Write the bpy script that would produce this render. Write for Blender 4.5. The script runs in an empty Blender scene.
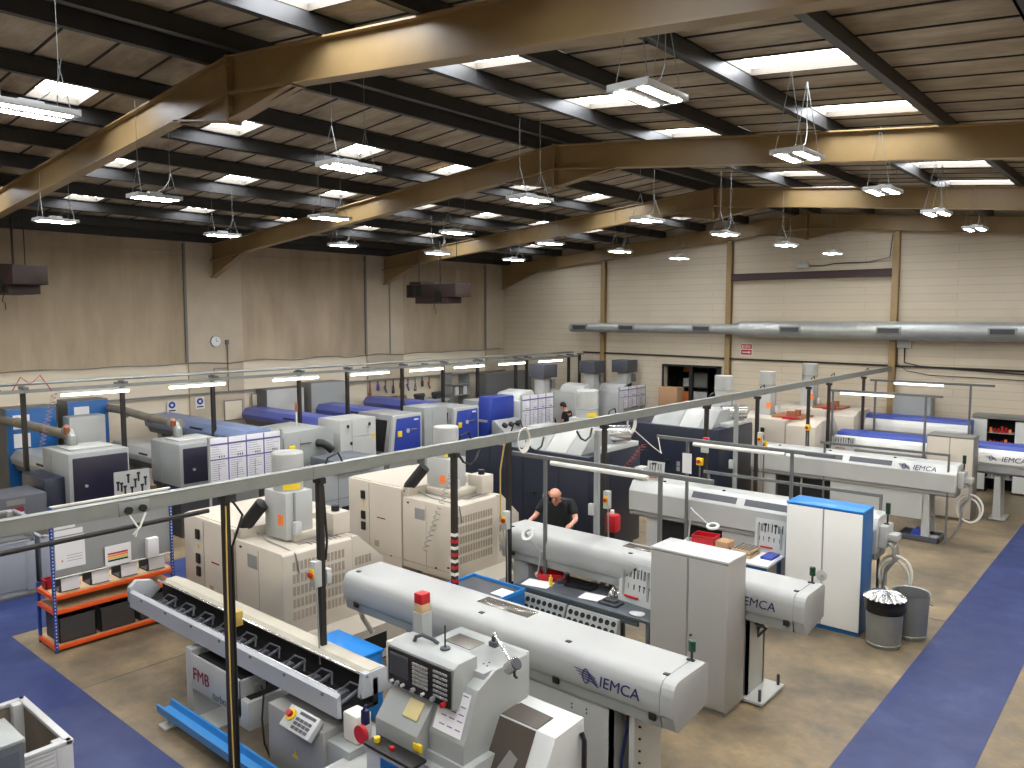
import bpy, bmesh, math, random
from mathutils import Vector, Matrix
random.seed(4)
PI = math.pi
col = bpy.context.scene.collection
sc = bpy.context.scene

# ------------------------------------------------------------------ materials
def lin(c):
    c = c / 255.0
    return c / 12.92 if c <= 0.04045 else ((c + 0.055) / 1.055) ** 2.4
def rgb(t): return (lin(t[0]), lin(t[1]), lin(t[2]), 1.0)
def mat(name, c, rough=0.5, metal=0.0, noise=0.0, scale=4.0, emit=None, es=1.0, trans=0.0, bump=0.0, alpha=1.0):
    m = bpy.data.materials.new(name); m.use_nodes = True
    nt = m.node_tree; b = nt.nodes['Principled BSDF']
    b.inputs['Base Color'].default_value = rgb(c)
    b.inputs['Roughness'].default_value = rough
    b.inputs['Metallic'].default_value = metal
    b.inputs['Transmission Weight'].default_value = trans
    b.inputs['Alpha'].default_value = alpha
    if emit:
        b.inputs['Emission Color'].default_value = rgb(emit)
        b.inputs['Emission Strength'].default_value = es
    if noise > 0 or bump > 0:
        tc = nt.nodes.new('ShaderNodeTexCoord')
        n = nt.nodes.new('ShaderNodeTexNoise'); n.inputs['Scale'].default_value = scale; n.inputs['Detail'].default_value = 6
        nt.links.new(tc.outputs['Object'], n.inputs['Vector'])
        if noise > 0:
            r = nt.nodes.new('ShaderNodeMapRange'); r.inputs[1].default_value = 0.25; r.inputs[2].default_value = 0.75
            r.inputs[3].default_value = 1 - noise; r.inputs[4].default_value = 1 + noise * 0.4
            nt.links.new(n.outputs['Fac'], r.inputs[0])
            v = nt.nodes.new('ShaderNodeVectorMath'); v.operation = 'SCALE'
            v.inputs[0].default_value = rgb(c)[:3]
            nt.links.new(r.outputs[0], v.inputs['Scale']); nt.links.new(v.outputs[0], b.inputs['Base Color'])
        if bump > 0:
            bp = nt.nodes.new('ShaderNodeBump'); bp.inputs['Strength'].default_value = bump; bp.inputs['Distance'].default_value = 0.02
            nt.links.new(n.outputs['Fac'], bp.inputs['Height']); nt.links.new(bp.outputs[0], b.inputs['Normal'])
    return m

def node_mat(name):
    m = bpy.data.materials.new(name); m.use_nodes = True
    nt = m.node_tree
    return m, nt, nt.nodes['Principled BSDF'], nt.nodes.new('ShaderNodeTexCoord')
def noise(nt, vec, scale, detail=6, rough=0.55, mapping=None):
    if mapping:
        mp = nt.nodes.new('ShaderNodeMapping'); mp.inputs['Scale'].default_value = mapping
        nt.links.new(vec, mp.inputs['Vector']); vec = mp.outputs[0]
    n = nt.nodes.new('ShaderNodeTexNoise'); n.inputs['Scale'].default_value = scale
    n.inputs['Detail'].default_value = detail; n.inputs['Roughness'].default_value = rough
    nt.links.new(vec, n.inputs['Vector']); return n.outputs['Fac']
def ramp(nt, fac, stops):
    r = nt.nodes.new('ShaderNodeValToRGB')
    while len(r.color_ramp.elements) < len(stops): r.color_ramp.elements.new(0.5)
    for e, (p, c) in zip(r.color_ramp.elements, stops): e.position = p; e.color = rgb(c)
    nt.links.new(fac, r.inputs[0]); return r.outputs[0]
def mix(nt, fac, a, b, mode='MIX'):
    m = nt.nodes.new('ShaderNodeMix'); m.data_type = 'RGBA'; m.blend_type = mode
    if isinstance(fac, (int, float)): m.inputs[0].default_value = fac
    else: nt.links.new(fac, m.inputs[0])
    for s, v in ((6, a), (7, b)):
        if isinstance(v, tuple): m.inputs[s].default_value = rgb(v)
        else: nt.links.new(v, m.inputs[s])
    return m.outputs[2]
def maprange(nt, v, a, b, c, d):
    r = nt.nodes.new('ShaderNodeMapRange'); nt.links.new(v, r.inputs[0])
    for i, x in enumerate((a, b, c, d)): r.inputs[i + 1].default_value = x
    return r.outputs[0]

def concrete():
    m, nt, b, tc = node_mat('concrete_floor'); o = tc.outputs['Object']
    big = noise(nt, o, 0.8, 9, 0.66); c = ramp(nt, big, [(0.34, (86, 80, 70)), (0.46, (118, 107, 89)), (0.58, (142, 127, 102)), (0.72, (172, 154, 122))])
    fine = noise(nt, o, 6, 8, 0.7); c = mix(nt, 0.45, c, ramp(nt, fine, [(0.3, (96, 90, 80)), (0.7, (176, 164, 144))]), 'OVERLAY')
    nt.links.new(c, b.inputs['Base Color'])
    nt.links.new(maprange(nt, big, 0.3, 0.7, 0.38, 0.6), b.inputs['Roughness'])
    return m
def blue_floor():
    m, nt, b, tc = node_mat('blue_floor_paint'); o = tc.outputs['Object']
    big = noise(nt, o, 0.9, 8, 0.65); c = ramp(nt, big, [(0.3, (22, 38, 84)), (0.55, (29, 45, 96)), (0.75, (54, 68, 108))])
    nt.links.new(c, b.inputs['Base Color'])
    nt.links.new(maprange(nt, noise(nt, o, 3), 0.3, 0.7, 0.42, 0.55), b.inputs['Roughness'])
    return m
def blockwork(name, base, mortar, dirt, xaxis):
    m, nt, b, tc = node_mat(name); o = tc.outputs['Object']
    s = nt.nodes.new('ShaderNodeSeparateXYZ'); nt.links.new(o, s.inputs[0])
    cb = nt.nodes.new('ShaderNodeCombineXYZ'); nt.links.new(s.outputs[0 if xaxis else 1], cb.inputs[0]); nt.links.new(s.outputs[2], cb.inputs[1])
    br = nt.nodes.new('ShaderNodeTexBrick'); nt.links.new(cb.outputs[0], br.inputs['Vector'])
    br.inputs['Scale'].default_value = 1.0; br.inputs['Brick Width'].default_value = 5.0; br.inputs['Row Height'].default_value = 0.2275
    br.inputs['Mortar Size'].default_value = 0.009; br.inputs['Mortar Smooth'].default_value = 0.3
    br.inputs['Color1'].default_value = rgb(base); br.inputs['Color2'].default_value = rgb(tuple(int(x * .975) for x in base))
    br.inputs['Mortar'].default_value = rgb(mortar)
    n = noise(nt, o, 0.5, 8, 0.6)
    c = mix(nt, maprange(nt, n, 0.4, 0.75, 0, 0.45), br.outputs['Color'], dirt)
    nt.links.new(c, b.inputs['Base Color']); b.inputs['Roughness'].default_value = 0.85
    return m
def upper_wall():
    m, nt, b, tc = node_mat('upper_wall_board'); o = tc.outputs['Object']
    n = noise(nt, o, 0.7, 8, 0.6, (1, 1.0, 0.35)); n2 = noise(nt, o, 3, 6, 0.6, (1, 1.5, 0.15))
    c = ramp(nt, n, [(0.3, (168, 154, 134)), (0.55, (186, 172, 151)), (0.75, (200, 187, 166))])
    c = mix(nt, 0.35, c, ramp(nt, n2, [(0.35, (100, 90, 76)), (0.6, (160, 150, 132))]), 'SOFT_LIGHT')
    nt.links.new(c, b.inputs['Base Color']); b.inputs['Roughness'].default_value = 0.9
    return m
def lining():
    m, nt, b, tc = node_mat('roof_lining_board'); o = tc.outputs['Object']
    n = noise(nt, o, 1.0, 8, 0.65, (0.7, 2.2, 1)); w = noise(nt, o, 2.2, 5, 0.6)
    c = ramp(nt, n, [(0.28, (112, 98, 82)), (0.42, (166, 150, 126)), (0.58, (200, 186, 160)), (0.74, (228, 220, 204))])
    c = mix(nt, 0.35, c, ramp(nt, w, [(0.3, (92, 74, 52)), (0.7, (150, 146, 136))]))
    nt.links.new(c, b.inputs['Base Color']); b.inputs['Roughness'].default_value = 0.75
    bp = nt.nodes.new('ShaderNodeBump'); bp.inputs['Strength'].default_value = 0.9; bp.inputs['Distance'].default_value = 0.12
    nt.links.new(noise(nt, o, 1.4, 3, 0.5, (1, 1, 1)), bp.inputs['Height']); nt.links.new(bp.outputs[0], b.inputs['Normal'])
    return m

M = dict(
    concrete=concrete(), bluefloor=blue_floor(),
    gable=blockwork('gable_block_paint', (204, 193, 173), (180, 168, 147), (180, 168, 146), True),
    leftlow=blockwork('cream_block_paint', (226, 215, 194), (218, 206, 183), (212, 200, 177), False),
    upper=upper_wall(), lining=lining(),
    pilaster=mat('pilaster_paint', (190, 177, 156), .85, noise=.12, scale=1.5),
    joint=mat('floor_joint', (88, 80, 68), .9), seam=mat('dark_lining_strip', (38, 33, 29), .8),
    timberbeam=mat('ochre_steel_paint', (152, 128, 88), .38, noise=.12, scale=2.5),
    purlin=mat('dark_steel_paint', (50, 50, 50), .45, noise=.25, scale=3),
    rooflight=mat('rooflight_sheet', (235, 238, 240), .5, emit=(246, 249, 255), es=11.0),
    closure=mat('rooflight_closure', (92, 86, 76), .7), 
    lampglow=mat('lamp_diffuser', (240, 240, 240), .5, emit=(255, 252, 244), es=150.0),
    tubeglow=mat('fluorescent_tube', (240, 240, 240), .5, emit=(255, 248, 236), es=7.0),
    tubeoff=mat('unlit_tube_diffuser', (214, 214, 208), .35),
    cabwhite=mat('white_door_enamel', (222, 223, 220), .35), feedwhite=mat('feeder_white_enamel', (158, 160, 159), .45, noise=.03, scale=3), white=mat('white_enamel', (186, 189, 188), .28, noise=.03, scale=3),
    offwhite=mat('off_white_enamel', (174, 176, 174), .32, noise=.04, scale=3),
    machgrey=mat('light_grey_enamel', (148, 152, 151), .35, noise=.04, scale=3),
    midgrey=mat('mid_grey_enamel', (142, 144, 144), .4, noise=.06, scale=3),
    cabgrey=mat('cabinet_grey_enamel', (150, 149, 146), .42, noise=.04, scale=2),
    cabside=mat('cabinet_trim', (120, 118, 114), .5),
    darkgrey=mat('dark_grey_plastic', (58, 60, 66), .5, noise=.1), slate=mat('slate_enamel', (74, 76, 84), .5, noise=.05),
    cream=mat('cream_enamel', (192, 184, 171), .35, noise=.03, scale=2), creamdk=mat('cream_slot', (150, 138, 122), .6),
    navy=mat('navy_enamel', (30, 36, 52), .35, noise=.08), purple=mat('dark_violet_enamel', (34, 32, 50), .32),
    blue=mat('royal_blue_enamel', (42, 62, 150), .35, noise=.05), lidblue=mat('blue_lid_enamel', (50, 72, 158), .4),
    violet=mat('periwinkle_enamel', (84, 94, 172), .38, noise=.06), slateblue=mat('slate_blue_enamel', (108, 124, 158), .4, noise=.05),
    cabblue=mat('cabinet_blue_enamel', (26, 92, 156), .35), skyblue=mat('bright_blue_enamel', (34, 126, 206), .35, noise=.04),
    railblue=mat('blue_profile_paint', (52, 128, 190), .35, noise=.08), black=mat('black_plastic', (20, 20, 21), .5),
    blackpost=mat('dark_brown_post_paint', (34, 29, 27), .5), rubber=mat('black_rubber', (16, 16, 17), .75),
    galv=mat('galvanised_steel', (142, 146, 144), .42, .55, noise=.12, scale=6), alu=mat('aluminium', (170, 172, 172), .35, .6),
    rail=mat('grey_rail_paint', (96, 98, 98), .45), chrome=mat('bright_steel', (200, 200, 200), .2, .9),
    duct=mat('spiral_duct_zinc', (172, 176, 174), .38, .45, noise=.12, scale=5), tan=mat('tan_hose', (126, 119, 108), .6, noise=.15),
    copper=mat('copper_fitting', (150, 92, 66), .5), window=mat('smoked_window', (74, 68, 62), .2), clear=mat('polycarbonate_pane', (120, 120, 118), .08, trans=.75),
    paper=mat('white_paper', (222, 222, 224), .7), ink=mat('dark_ink', (40, 44, 60), .7), logo=mat('navy_lettering', (24, 28, 82), .6), maroon=mat('maroon_lettering', (120, 24, 52), .6),
    boardline=mat('board_line_violet', (92, 88, 150), .6), boardpink=mat('board_sheet', (216, 216, 222), .6),
    red=mat('red_plastic', (176, 24, 34), .4), orange=mat('orange_sticker', (240, 132, 66), .6), orangepaint=mat('orange_beam_paint', (226, 88, 32), .4),
    racking=mat('racking_blue_paint', (30, 70, 150), .4), chip=mat('chipboard', (188, 160, 122), .8, noise=.12, scale=12),
    yellow=mat('yellow_plastic', (222, 190, 40), .45), green=mat('dark_green_lens', (20, 58, 40), .25), lilac=mat('lilac_grey_plastic', (146, 150, 158), .45),
    crate=mat('pale_grey_plastic', (184, 184, 184), .45, noise=.04), cratein=mat('crate_inside_dirt', (120, 110, 98), .8, noise=.3, scale=3), binblack=mat('dark_bin_plastic', (64, 62, 62), .5),
    heater=mat('rusty_brown_paint', (50, 34, 30), .6, noise=.3, scale=3), card=mat('cardboard', (168, 132, 100), .85), maroonsteel=mat('dark_maroon_paint', (62, 40, 42), .5),
    skin=mat('skin', (206, 150, 128), .5), hair=mat('brown_hair', (52, 38, 32), .8), shirt=mat('black_cotton', (18, 20, 26), .85), trousers=mat('dark_trousers', (28, 32, 44), .85),
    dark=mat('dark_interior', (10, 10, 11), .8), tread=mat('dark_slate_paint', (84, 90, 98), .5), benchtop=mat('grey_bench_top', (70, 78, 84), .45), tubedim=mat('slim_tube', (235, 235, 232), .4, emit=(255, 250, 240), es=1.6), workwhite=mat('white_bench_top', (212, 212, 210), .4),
    bag=mat('black_bin_liner', (14, 14, 15), .25), yellowed=mat('yellowed_cover', (196, 182, 132), .4), fmbtop=mat('weathered_cream_lid', (172, 167, 152), .45, noise=.08),
    fmbside=mat('blue_grey_enamel', (166, 170, 176), .4), doorwhite=mat('door_white', (208, 212, 208), .5), khaki=mat('khaki_cloth', (70, 76, 58), .9),
    tool=mat('tool_silhouette', (36, 36, 38), .7), brass=mat('brass', (170, 130, 60), .35, .7), backroom=mat('back_room_wall', (120, 124, 120), .8), rope=mat('yellow_hose', (190, 160, 80), .5), wirewhite=mat('white_cable', (214, 212, 204), .5),
    wirered=mat('red_coil', (150, 60, 56), .5), wirepink=mat('faded_coil', (150, 120, 120), .5),
)

# ------------------------------------------------------------------ mesh builder
class MB:
    def __init__(self): self.bm = bmesh.new()
    def _bev(self, geom_verts, b, seg=2):
        if b > 0:
            es = list({e for v in geom_verts for e in v.link_edges})
            bmesh.ops.bevel(self.bm, geom=es, offset=b, segments=seg, affect='EDGES', profile=0.5, clamp_overlap=True)
    def box(self, x0, x1, y0, y1, z0, z1, b=0.0, rot=None):
        r = bmesh.ops.create_cube(self.bm, size=1.0)
        m = Matrix.Translation(((x0 + x1) / 2, (y0 + y1) / 2, (z0 + z1) / 2))
        if rot: m = m @ rot
        m = m @ Matrix.Diagonal((abs(x1 - x0), abs(y1 - y0), abs(z1 - z0), 1))
        bmesh.ops.transform(self.bm, matrix=m, verts=r['verts'])
        self._bev(r['verts'], b); return self
    def prism(self, pts, axis, a0, a1, b=0.0):
        def P(p, a):
            if axis == 'x': return (a, p[0], p[1])
            if axis == 'y': return (p[0], a, p[1])
            return (p[0], p[1], a)
        v0 = [self.bm.verts.new(P(p, a0)) for p in pts]; v1 = [self.bm.verts.new(P(p, a1)) for p in pts]
        n = len(pts); fs = [self.bm.faces.new(v0), self.bm.faces.new(v1[::-1])]
        for i in range(n): fs.append(self.bm.faces.new((v0[i], v1[i], v1[(i + 1) % n], v0[(i + 1) % n])))
        bmesh.ops.recalc_face_normals(self.bm, faces=fs)
        self._bev(v0 + v1, b); return self
    def quad(self, *pts):
        self.bm.faces.new([self.bm.verts.new(p) for p in pts]); return self
    def slab(self, pts, t):
        """thin plate through 3+ coplanar points, thickness t along its normal"""
        p = [Vector(q) for q in pts]; n = (p[1] - p[0]).cross(p[2] - p[0]).normalized() * t
        v0 = [self.bm.verts.new(q) for q in p]; v1 = [self.bm.verts.new(q + n) for q in p]; k = len(p)
        fs = [self.bm.faces.new(v0), self.bm.faces.new(v1[::-1])]
        for i in range(k): fs.append(self.bm.faces.new((v0[i], v1[i], v1[(i + 1) % k], v0[(i + 1) % k])))
        bmesh.ops.recalc_face_normals(self.bm, faces=fs); return self
    def cyl(self, p0, p1, r, r2=None, n=16, cap=True):
        r2 = r if r2 is None else r2
        p0 = Vector(p0); p1 = Vector(p1); d = p1 - p0; L = d.length
        q = bmesh.ops.create_cone(self.bm, cap_ends=cap, segments=n, radius1=r, radius2=r2, depth=L)
        m = Matrix.Translation((p0 + p1) / 2) @ d.to_track_quat('Z', 'Y').to_matrix().to_4x4()
        bmesh.ops.transform(self.bm, matrix=m, verts=q['verts']); return self
    def ball(self, c, r, s=(1, 1, 1), n=14):
        q = bmesh.ops.create_uvsphere(self.bm, u_segments=n, v_segments=max(6, n // 2 + 1), radius=r)
        bmesh.ops.transform(self.bm, matrix=Matrix.Translation(c) @ Matrix.Diagonal((*s, 1)), verts=q['verts']); return self
    def tube(self, pts, r, n=6, closed=False):
        pts = [Vector(p) for p in pts]; rings = []; N = len(pts); up = None
        for i, p in enumerate(pts):
            if closed: t = pts[(i + 1) % N] - pts[i - 1]
            else: t = pts[min(i + 1, N - 1)] - pts[max(i - 1, 0)]
            t = t.normalized()
            if up is None: up = Vector((0, 0, 1)) if abs(t.z) < .9 else Vector((1, 0, 0))
            a = t.cross(up); 
            if a.length < 1e-4: a = t.cross(Vector((0.3, 1, 0.2)))
            a.normalize(); bb = a.cross(t).normalized(); up = bb
            rings.append([self.bm.verts.new(p + (a * math.cos(2 * PI * k / n) + bb * math.sin(2 * PI * k / n)) * r) for k in range(n)])
        for i in range(N if closed else N - 1):
            A, B = rings[i], rings[(i + 1) % N]
            for k in range(n): self.bm.faces.new((A[k], A[(k + 1) % n], B[(k + 1) % n], B[k]))
        if not closed:
            self.bm.faces.new(rings[0][::-1]); self.bm.faces.new(rings[-1])
        return self
    def lathe(self, prof, c=(0, 0, 0), n=24, ax='z'):
        rings = []
        for r, z in prof:
            ring = []
            for k in range(n):
                a = 2 * PI * k / n; x, y = max(r, 1e-4) * math.cos(a), max(r, 1e-4) * math.sin(a)
                ring.append(self.bm.verts.new({'z': (c[0] + x, c[1] + y, c[2] + z), 'x': (c[0] + z, c[1] + x, c[2] + y), 'y': (c[0] + x, c[1] + z, c[2] + y)}[ax]))
            rings.append(ring)
        for A, B in zip(rings, rings[1:]):
            for k in range(n): self.bm.faces.new((A[k], A[(k + 1) % n], B[(k + 1) % n], B[k]))
        return self
    def build(self, name, m, parent=None, loc=None, smooth=True):
        me = bpy.data.meshes.new(name); self.bm.normal_update(); self.bm.to_mesh(me); self.bm.free()
        me.materials.append(m if not isinstance(m, str) else M[m])
        if smooth:
            me.polygons.foreach_set('use_smooth', [True] * len(me.polygons)); me.set_sharp_from_angle(angle=0.6)
        o = bpy.data.objects.new(name, me); col.objects.link(o)
        if parent: o.parent = parent
        if loc is not None: o.location = loc
        return o

def thing(name, label, cat, loc=(0, 0, 0), rz=0, group=None):
    o = bpy.data.objects.new(name, None); col.objects.link(o); o.empty_display_size = .1
    o.location = loc; o.rotation_euler = (0, 0, rz); o['label'] = label; o['category'] = cat
    if group: o['group'] = group
    return o
def tag(o, label, cat, group=None):
    o['label'] = label; o['category'] = cat
    if group: o['group'] = group
    return o
def struct(o): o['kind'] = 'structure'; return o
def kids(o): return [c for c in bpy.data.objects if c.parent == o]
CH = {}
def dup(root, loc, rz=None, label=None, group=None):
    def cp(o, par):
        c = o.copy(); col.objects.link(c)
        if par: c.parent = par
        for k in kids_cached(o): cp(k, c)
        return c
    r = cp(root, None); r.location = loc
    if rz is not None: r.rotation_euler = (0, 0, rz)
    if label: r['label'] = label
    if group: r['group'] = group
    return r
def kids_cached(o):
    if o.name not in CH: CH[o.name] = [c for c in bpy.data.objects if c.parent == o]
    return CH[o.name]

def text_part(name, s, size, m, parent, loc, rot, extrude=0.003, shear=0, bold=0.0, label=None):
    cu = bpy.data.curves.new(name, 'FONT'); cu.body = s; cu.size = size; cu.extrude = extrude; cu.shear = shear; cu.offset = bold
    t = bpy.data.objects.new(name + '_tmp', cu); col.objects.link(t)
    me = bpy.data.meshes.new_from_object(t); bpy.data.objects.remove(t); bpy.data.curves.remove(cu)
    me.materials.clear(); me.materials.append(M[m])
    o = bpy.data.objects.new(name, me); col.objects.link(o); o.parent = parent; o.location = loc; o.rotation_euler = rot
    return o

# ------------------------------------------------------------------ the hall
WX, GY, RX, BY = -22.13, 25.23, 3.6, -7.6       # left wall, gable, right wall, back wall
RIDGE = -9.27
FR = [-1.2, 5.43, 12.1, 18.68, 25.1]
def rt(x):                                       # top of rafters
    return 8.03 - (0.088 * (RIDGE - x) if x < RIDGE else 0.10 * (x - RIDGE))
b = MB(); b.box(WX - .3, RX + .3, BY - .3, GY + 6, -.2, 0); struct(b.build('floor', 'concrete'))
b = MB()
for y in (0.55, 6.9, 13.6, 20.2): b.box(WX, RX, y - .007, y + .007, 0, .002)
for x in (-16.6, -10.6, -5.25, -.9): b.box(x - .006, x + .006, BY, GY, 0, .002)
struct(b.build('trim_1', 'joint'))
b = MB()
b.box(-14.95, -13.2, 2.55, 24.5, 0, .006); b.box(-14.95, -1.46, 1.4, 3.8, 0, .0065); b.box(-2.64, -1.46, -6, 24.5, 0, .006)
struct(b.build('walkway', 'bluefloor'))

b = MB(); b.box(WX - .3, WX, BY, GY, 0, 3.42); struct(b.build('wall_left', 'leftlow'))
b = MB(); b.box(WX - .3, WX + .015, BY, GY, 3.42, 7.35); b.box(WX + .01, WX + .05, BY, GY, 6.62, 6.68); struct(b.build('wall_left_upper', 'upper'))
b = MB()
for y0, y1 in ((4.6, 6.3), (11.25, 13.0), (17.85, 19.55), (24.1, 25.2)): b.box(WX, WX + .07, y0, y1, 0, 7.2)
struct(b.build('trim_2', 'pilaster'))
b = MB()
for y in (11.22, 17.82, 18.9, 24.08): b.box(WX, WX + .075, y - .035, y + .035, 3.42, 6.9)
struct(b.build('trim_3', 'cabside'))
# gable with the opening to the next room
b = MB()
DX0, DX1, DZ = -14.35, -12.25, 3.02
for x0, x1, z0, z1 in ((WX, DX0, 0, 9), (DX1, RX, 0, 9), (DX0, DX1, DZ, 9)): b.box(x0, x1, GY, GY + .25, z0, z1)
struct(b.build('wall_gable', 'gable'))
b = MB(); b.box(DX0 - 1.5, DX1 + 1.5, GY + 3.6, GY + 3.8, 0, 3.4); b.box(DX0 - 1.5, DX0 - 1.4, GY + .3, GY + 3.6, 0, 3.4); b.box(DX1 + 1.4, DX1 + 1.5, GY + .3, GY + 3.6, 0, 3.4); b.box(DX0 - 1.5, DX1 + 1.5, GY + .25, GY + 3.8, 3.4, 3.5)
struct(b.build('wall_far_room', 'backroom'))
b = MB(); b.box(RX, RX + .3, BY, GY, 0, 7.3); struct(b.build('wall_right', 'leftlow'))
b = MB(); b.box(WX, RX, BY - .3, BY, 0, 9); struct(b.build('wall_back', 'leftlow'))
b = MB()
b.box(DX0 - .06, DX0, GY - .05, GY + .3, 0, DZ + .06); b.box(DX1, DX1 + .14, GY - .05, GY + .3, 0, DZ + .06); b.box(DX0 - .06, DX1 + .14, GY - .05, GY + .3, DZ, DZ + .07)
b.box(-13.33, -13.2, GY - .03, GY + .1, 0, DZ)
struct(b.build('door_frame', 'black'))

# roof lining with rooflight openings
LP = [-8.9 - .0, -11.3, -12.85, -14.4, -15.95, -17.5, -19.05, -20.6, -22.13]
RP = [-7.35, -5.8, -4.25, -2.7, -1.15, .4, 1.95, 3.6]
def cz(x): return rt(x) + .24
def cols(ax, bx, ys):
    return [(ax, bx, y) for y in ys]
SKY = {(-12.85, -11.3): [4.6 + 2.64 * k for k in range(-4, 8)], (-15.95, -14.4): [6.55 + 2.62 * k for k in range(-5, 7)], (-19.05, -17.5): [7.3 + 2.64 * k for k in range(-5, 7)],
       (-7.35, -5.8): [4.85 + 2.62 * k for k in range(-4, 8)], (-4.25, -2.7): [6.45 + 2.65 * k for k in range(-5, 7)], (-1.15, .4): [7.3 + 2.64 * k for k in range(-5, 7)]}  # last rooflight column is unseen, added to balance the light
b = MB()
edges = sorted(set([WX - .2, -20.6, -19.05, -17.5, -15.95, -14.4, -12.85, -11.3, RIDGE, -7.35, -5.8, -4.25, -2.7, -1.15, .4, 1.95, RX + .2]))
HW = .36
for a, c in zip(edges, edges[1:]):
    ys = []
    for (s0, s1), L in SKY.items():
        if abs(s0 - a) < .02 and abs(s1 - c) < .02: ys = L
    y = BY
    spans = []
    for yy in sorted(ys):
        if yy + HW > GY - .2 or yy - HW < BY: continue
        spans.append((y, yy - HW)); y = yy + HW
    spans.append((y, GY))
    for y0, y1 in spans:
        b.slab([(a, y0, cz(a)), (c, y0, cz(c)), (c, y1, cz(c)), (a, y1, cz(a))], .03)
struct(b.build('ceiling', 'lining', smooth=False))
b = MB()
y = BY + .2
while y < GY:
    for a, c in ((WX, RIDGE), (RIDGE, RX)):
        hit = []
        segs = [(a, c)]
        for (s0, s1), L in SKY.items():
            if any(abs(y - yy) < HW for yy in L) and s0 >= a - .1 and s1 <= c + .1:
                segs = [q for (p0, p1) in segs for q in (((p0, s0), (s1, p1)) if p0 <= s0 and s1 <= p1 else ((p0, p1),))]
        for p0, p1 in segs:
            if p1 - p0 > .1:
                za, zb = cz(p0), cz(p1)
                b.slab([(p0, y - .016, za - .012), (p1, y - .016, zb - .012), (p1, y + .016, zb - .012), (p0, y + .016, za - .012)], .012)
    y += .66
struct(b.build('trim_4', 'seam', smooth=False))
# rooflights: corrugated glowing sheet above each opening, closure with a zigzag top edge
n = 0
for (x0, x1), L in SKY.items():
    for yy in L:
        if yy + HW > GY - .2 or yy - HW < BY or yy < -4: continue
        n += 1
        xl = x0 if x0 < RIDGE else x1           # eaves side
        xu = x1 if x0 < RIDGE else x0
        s = MB(); k = 6; pts = []
        for i in range(k + 1):
            pts.append((yy - HW + 2 * HW * i / k, .14 if i % 2 else .06))
        for (ya, ha), (yb, hb) in zip(pts, pts[1:]):
            s.quad((xl, ya, cz(xl) + ha), (xu, ya, cz(xu) + ha), (xu, yb, cz(xu) + hb), (xl, yb, cz(xl) + hb))
        o = struct(s.build('window_%d' % n, 'rooflight', smooth=False))
        s = MB(); h = .045; t = .012
        dx = 1 if xu > xl else -1
        pl = [(yy - HW, cz(xl) - .01)] + [(p, cz(xl) + q - .015) for p, q in pts] + [(yy + HW, cz(xl) - .01)]
        s.prism(pl, 'x', xl + .07 * dx, xl + .09 * dx)
        s.box(min(xu, xu - .02 * dx), max(xu, xu - .02 * dx), yy - HW, yy + HW, cz(xu) - .02, cz(xu) + .17)
        for q in (yy - HW, yy + HW):
            s.slab([(xl, q - .01, cz(xl) - .02), (xu, q - .01, cz(xu) - .02), (xu, q - .01, cz(xu) + .17), (xl, q - .01, cz(xl) + .17)], .02)
        f = s.build('window_frame', 'closure', o, smooth=False)
# eaves/purlin members
b_all = []
for i, x in enumerate([-8.95, -9.62, -11.3, -12.85, -14.4, -15.95, -17.5, -19.05, -20.6, -21.75, -7.35, -5.8, -4.25, -2.7, -1.15, .4, 1.95]):
    p = MB(); z = rt(x) + .0; hgt = .23; w = .075; s = 1 if x > RIDGE else -1
    for y0, y1 in zip([BY] + FR[:-1], FR):
        ya, yb = y0 + .0, y1 - .0
        p.box(x - .01, x + .01, ya, yb, z, z + hgt); 
        p.box(x - .01 - (w if s > 0 else 0), x + .01 + (w if s < 0 else 0), ya, yb, z + hgt - .012, z + hgt)
        p.box(x - .01 - (0 if s > 0 else w), x + .01 + (0 if s < 0 else w), ya, yb, z, z + .012)
        p.box(x - .012 - (0 if s > 0 else w), x + .012 - (0 if s > 0 else w) if s < 0 else x + .012, ya, yb, z, z + .0121)
    p.box(x - .04, x + .04, 24.2, GY, z, z + hgt)
    struct(p.build('purlin', 'purlin'))
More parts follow.
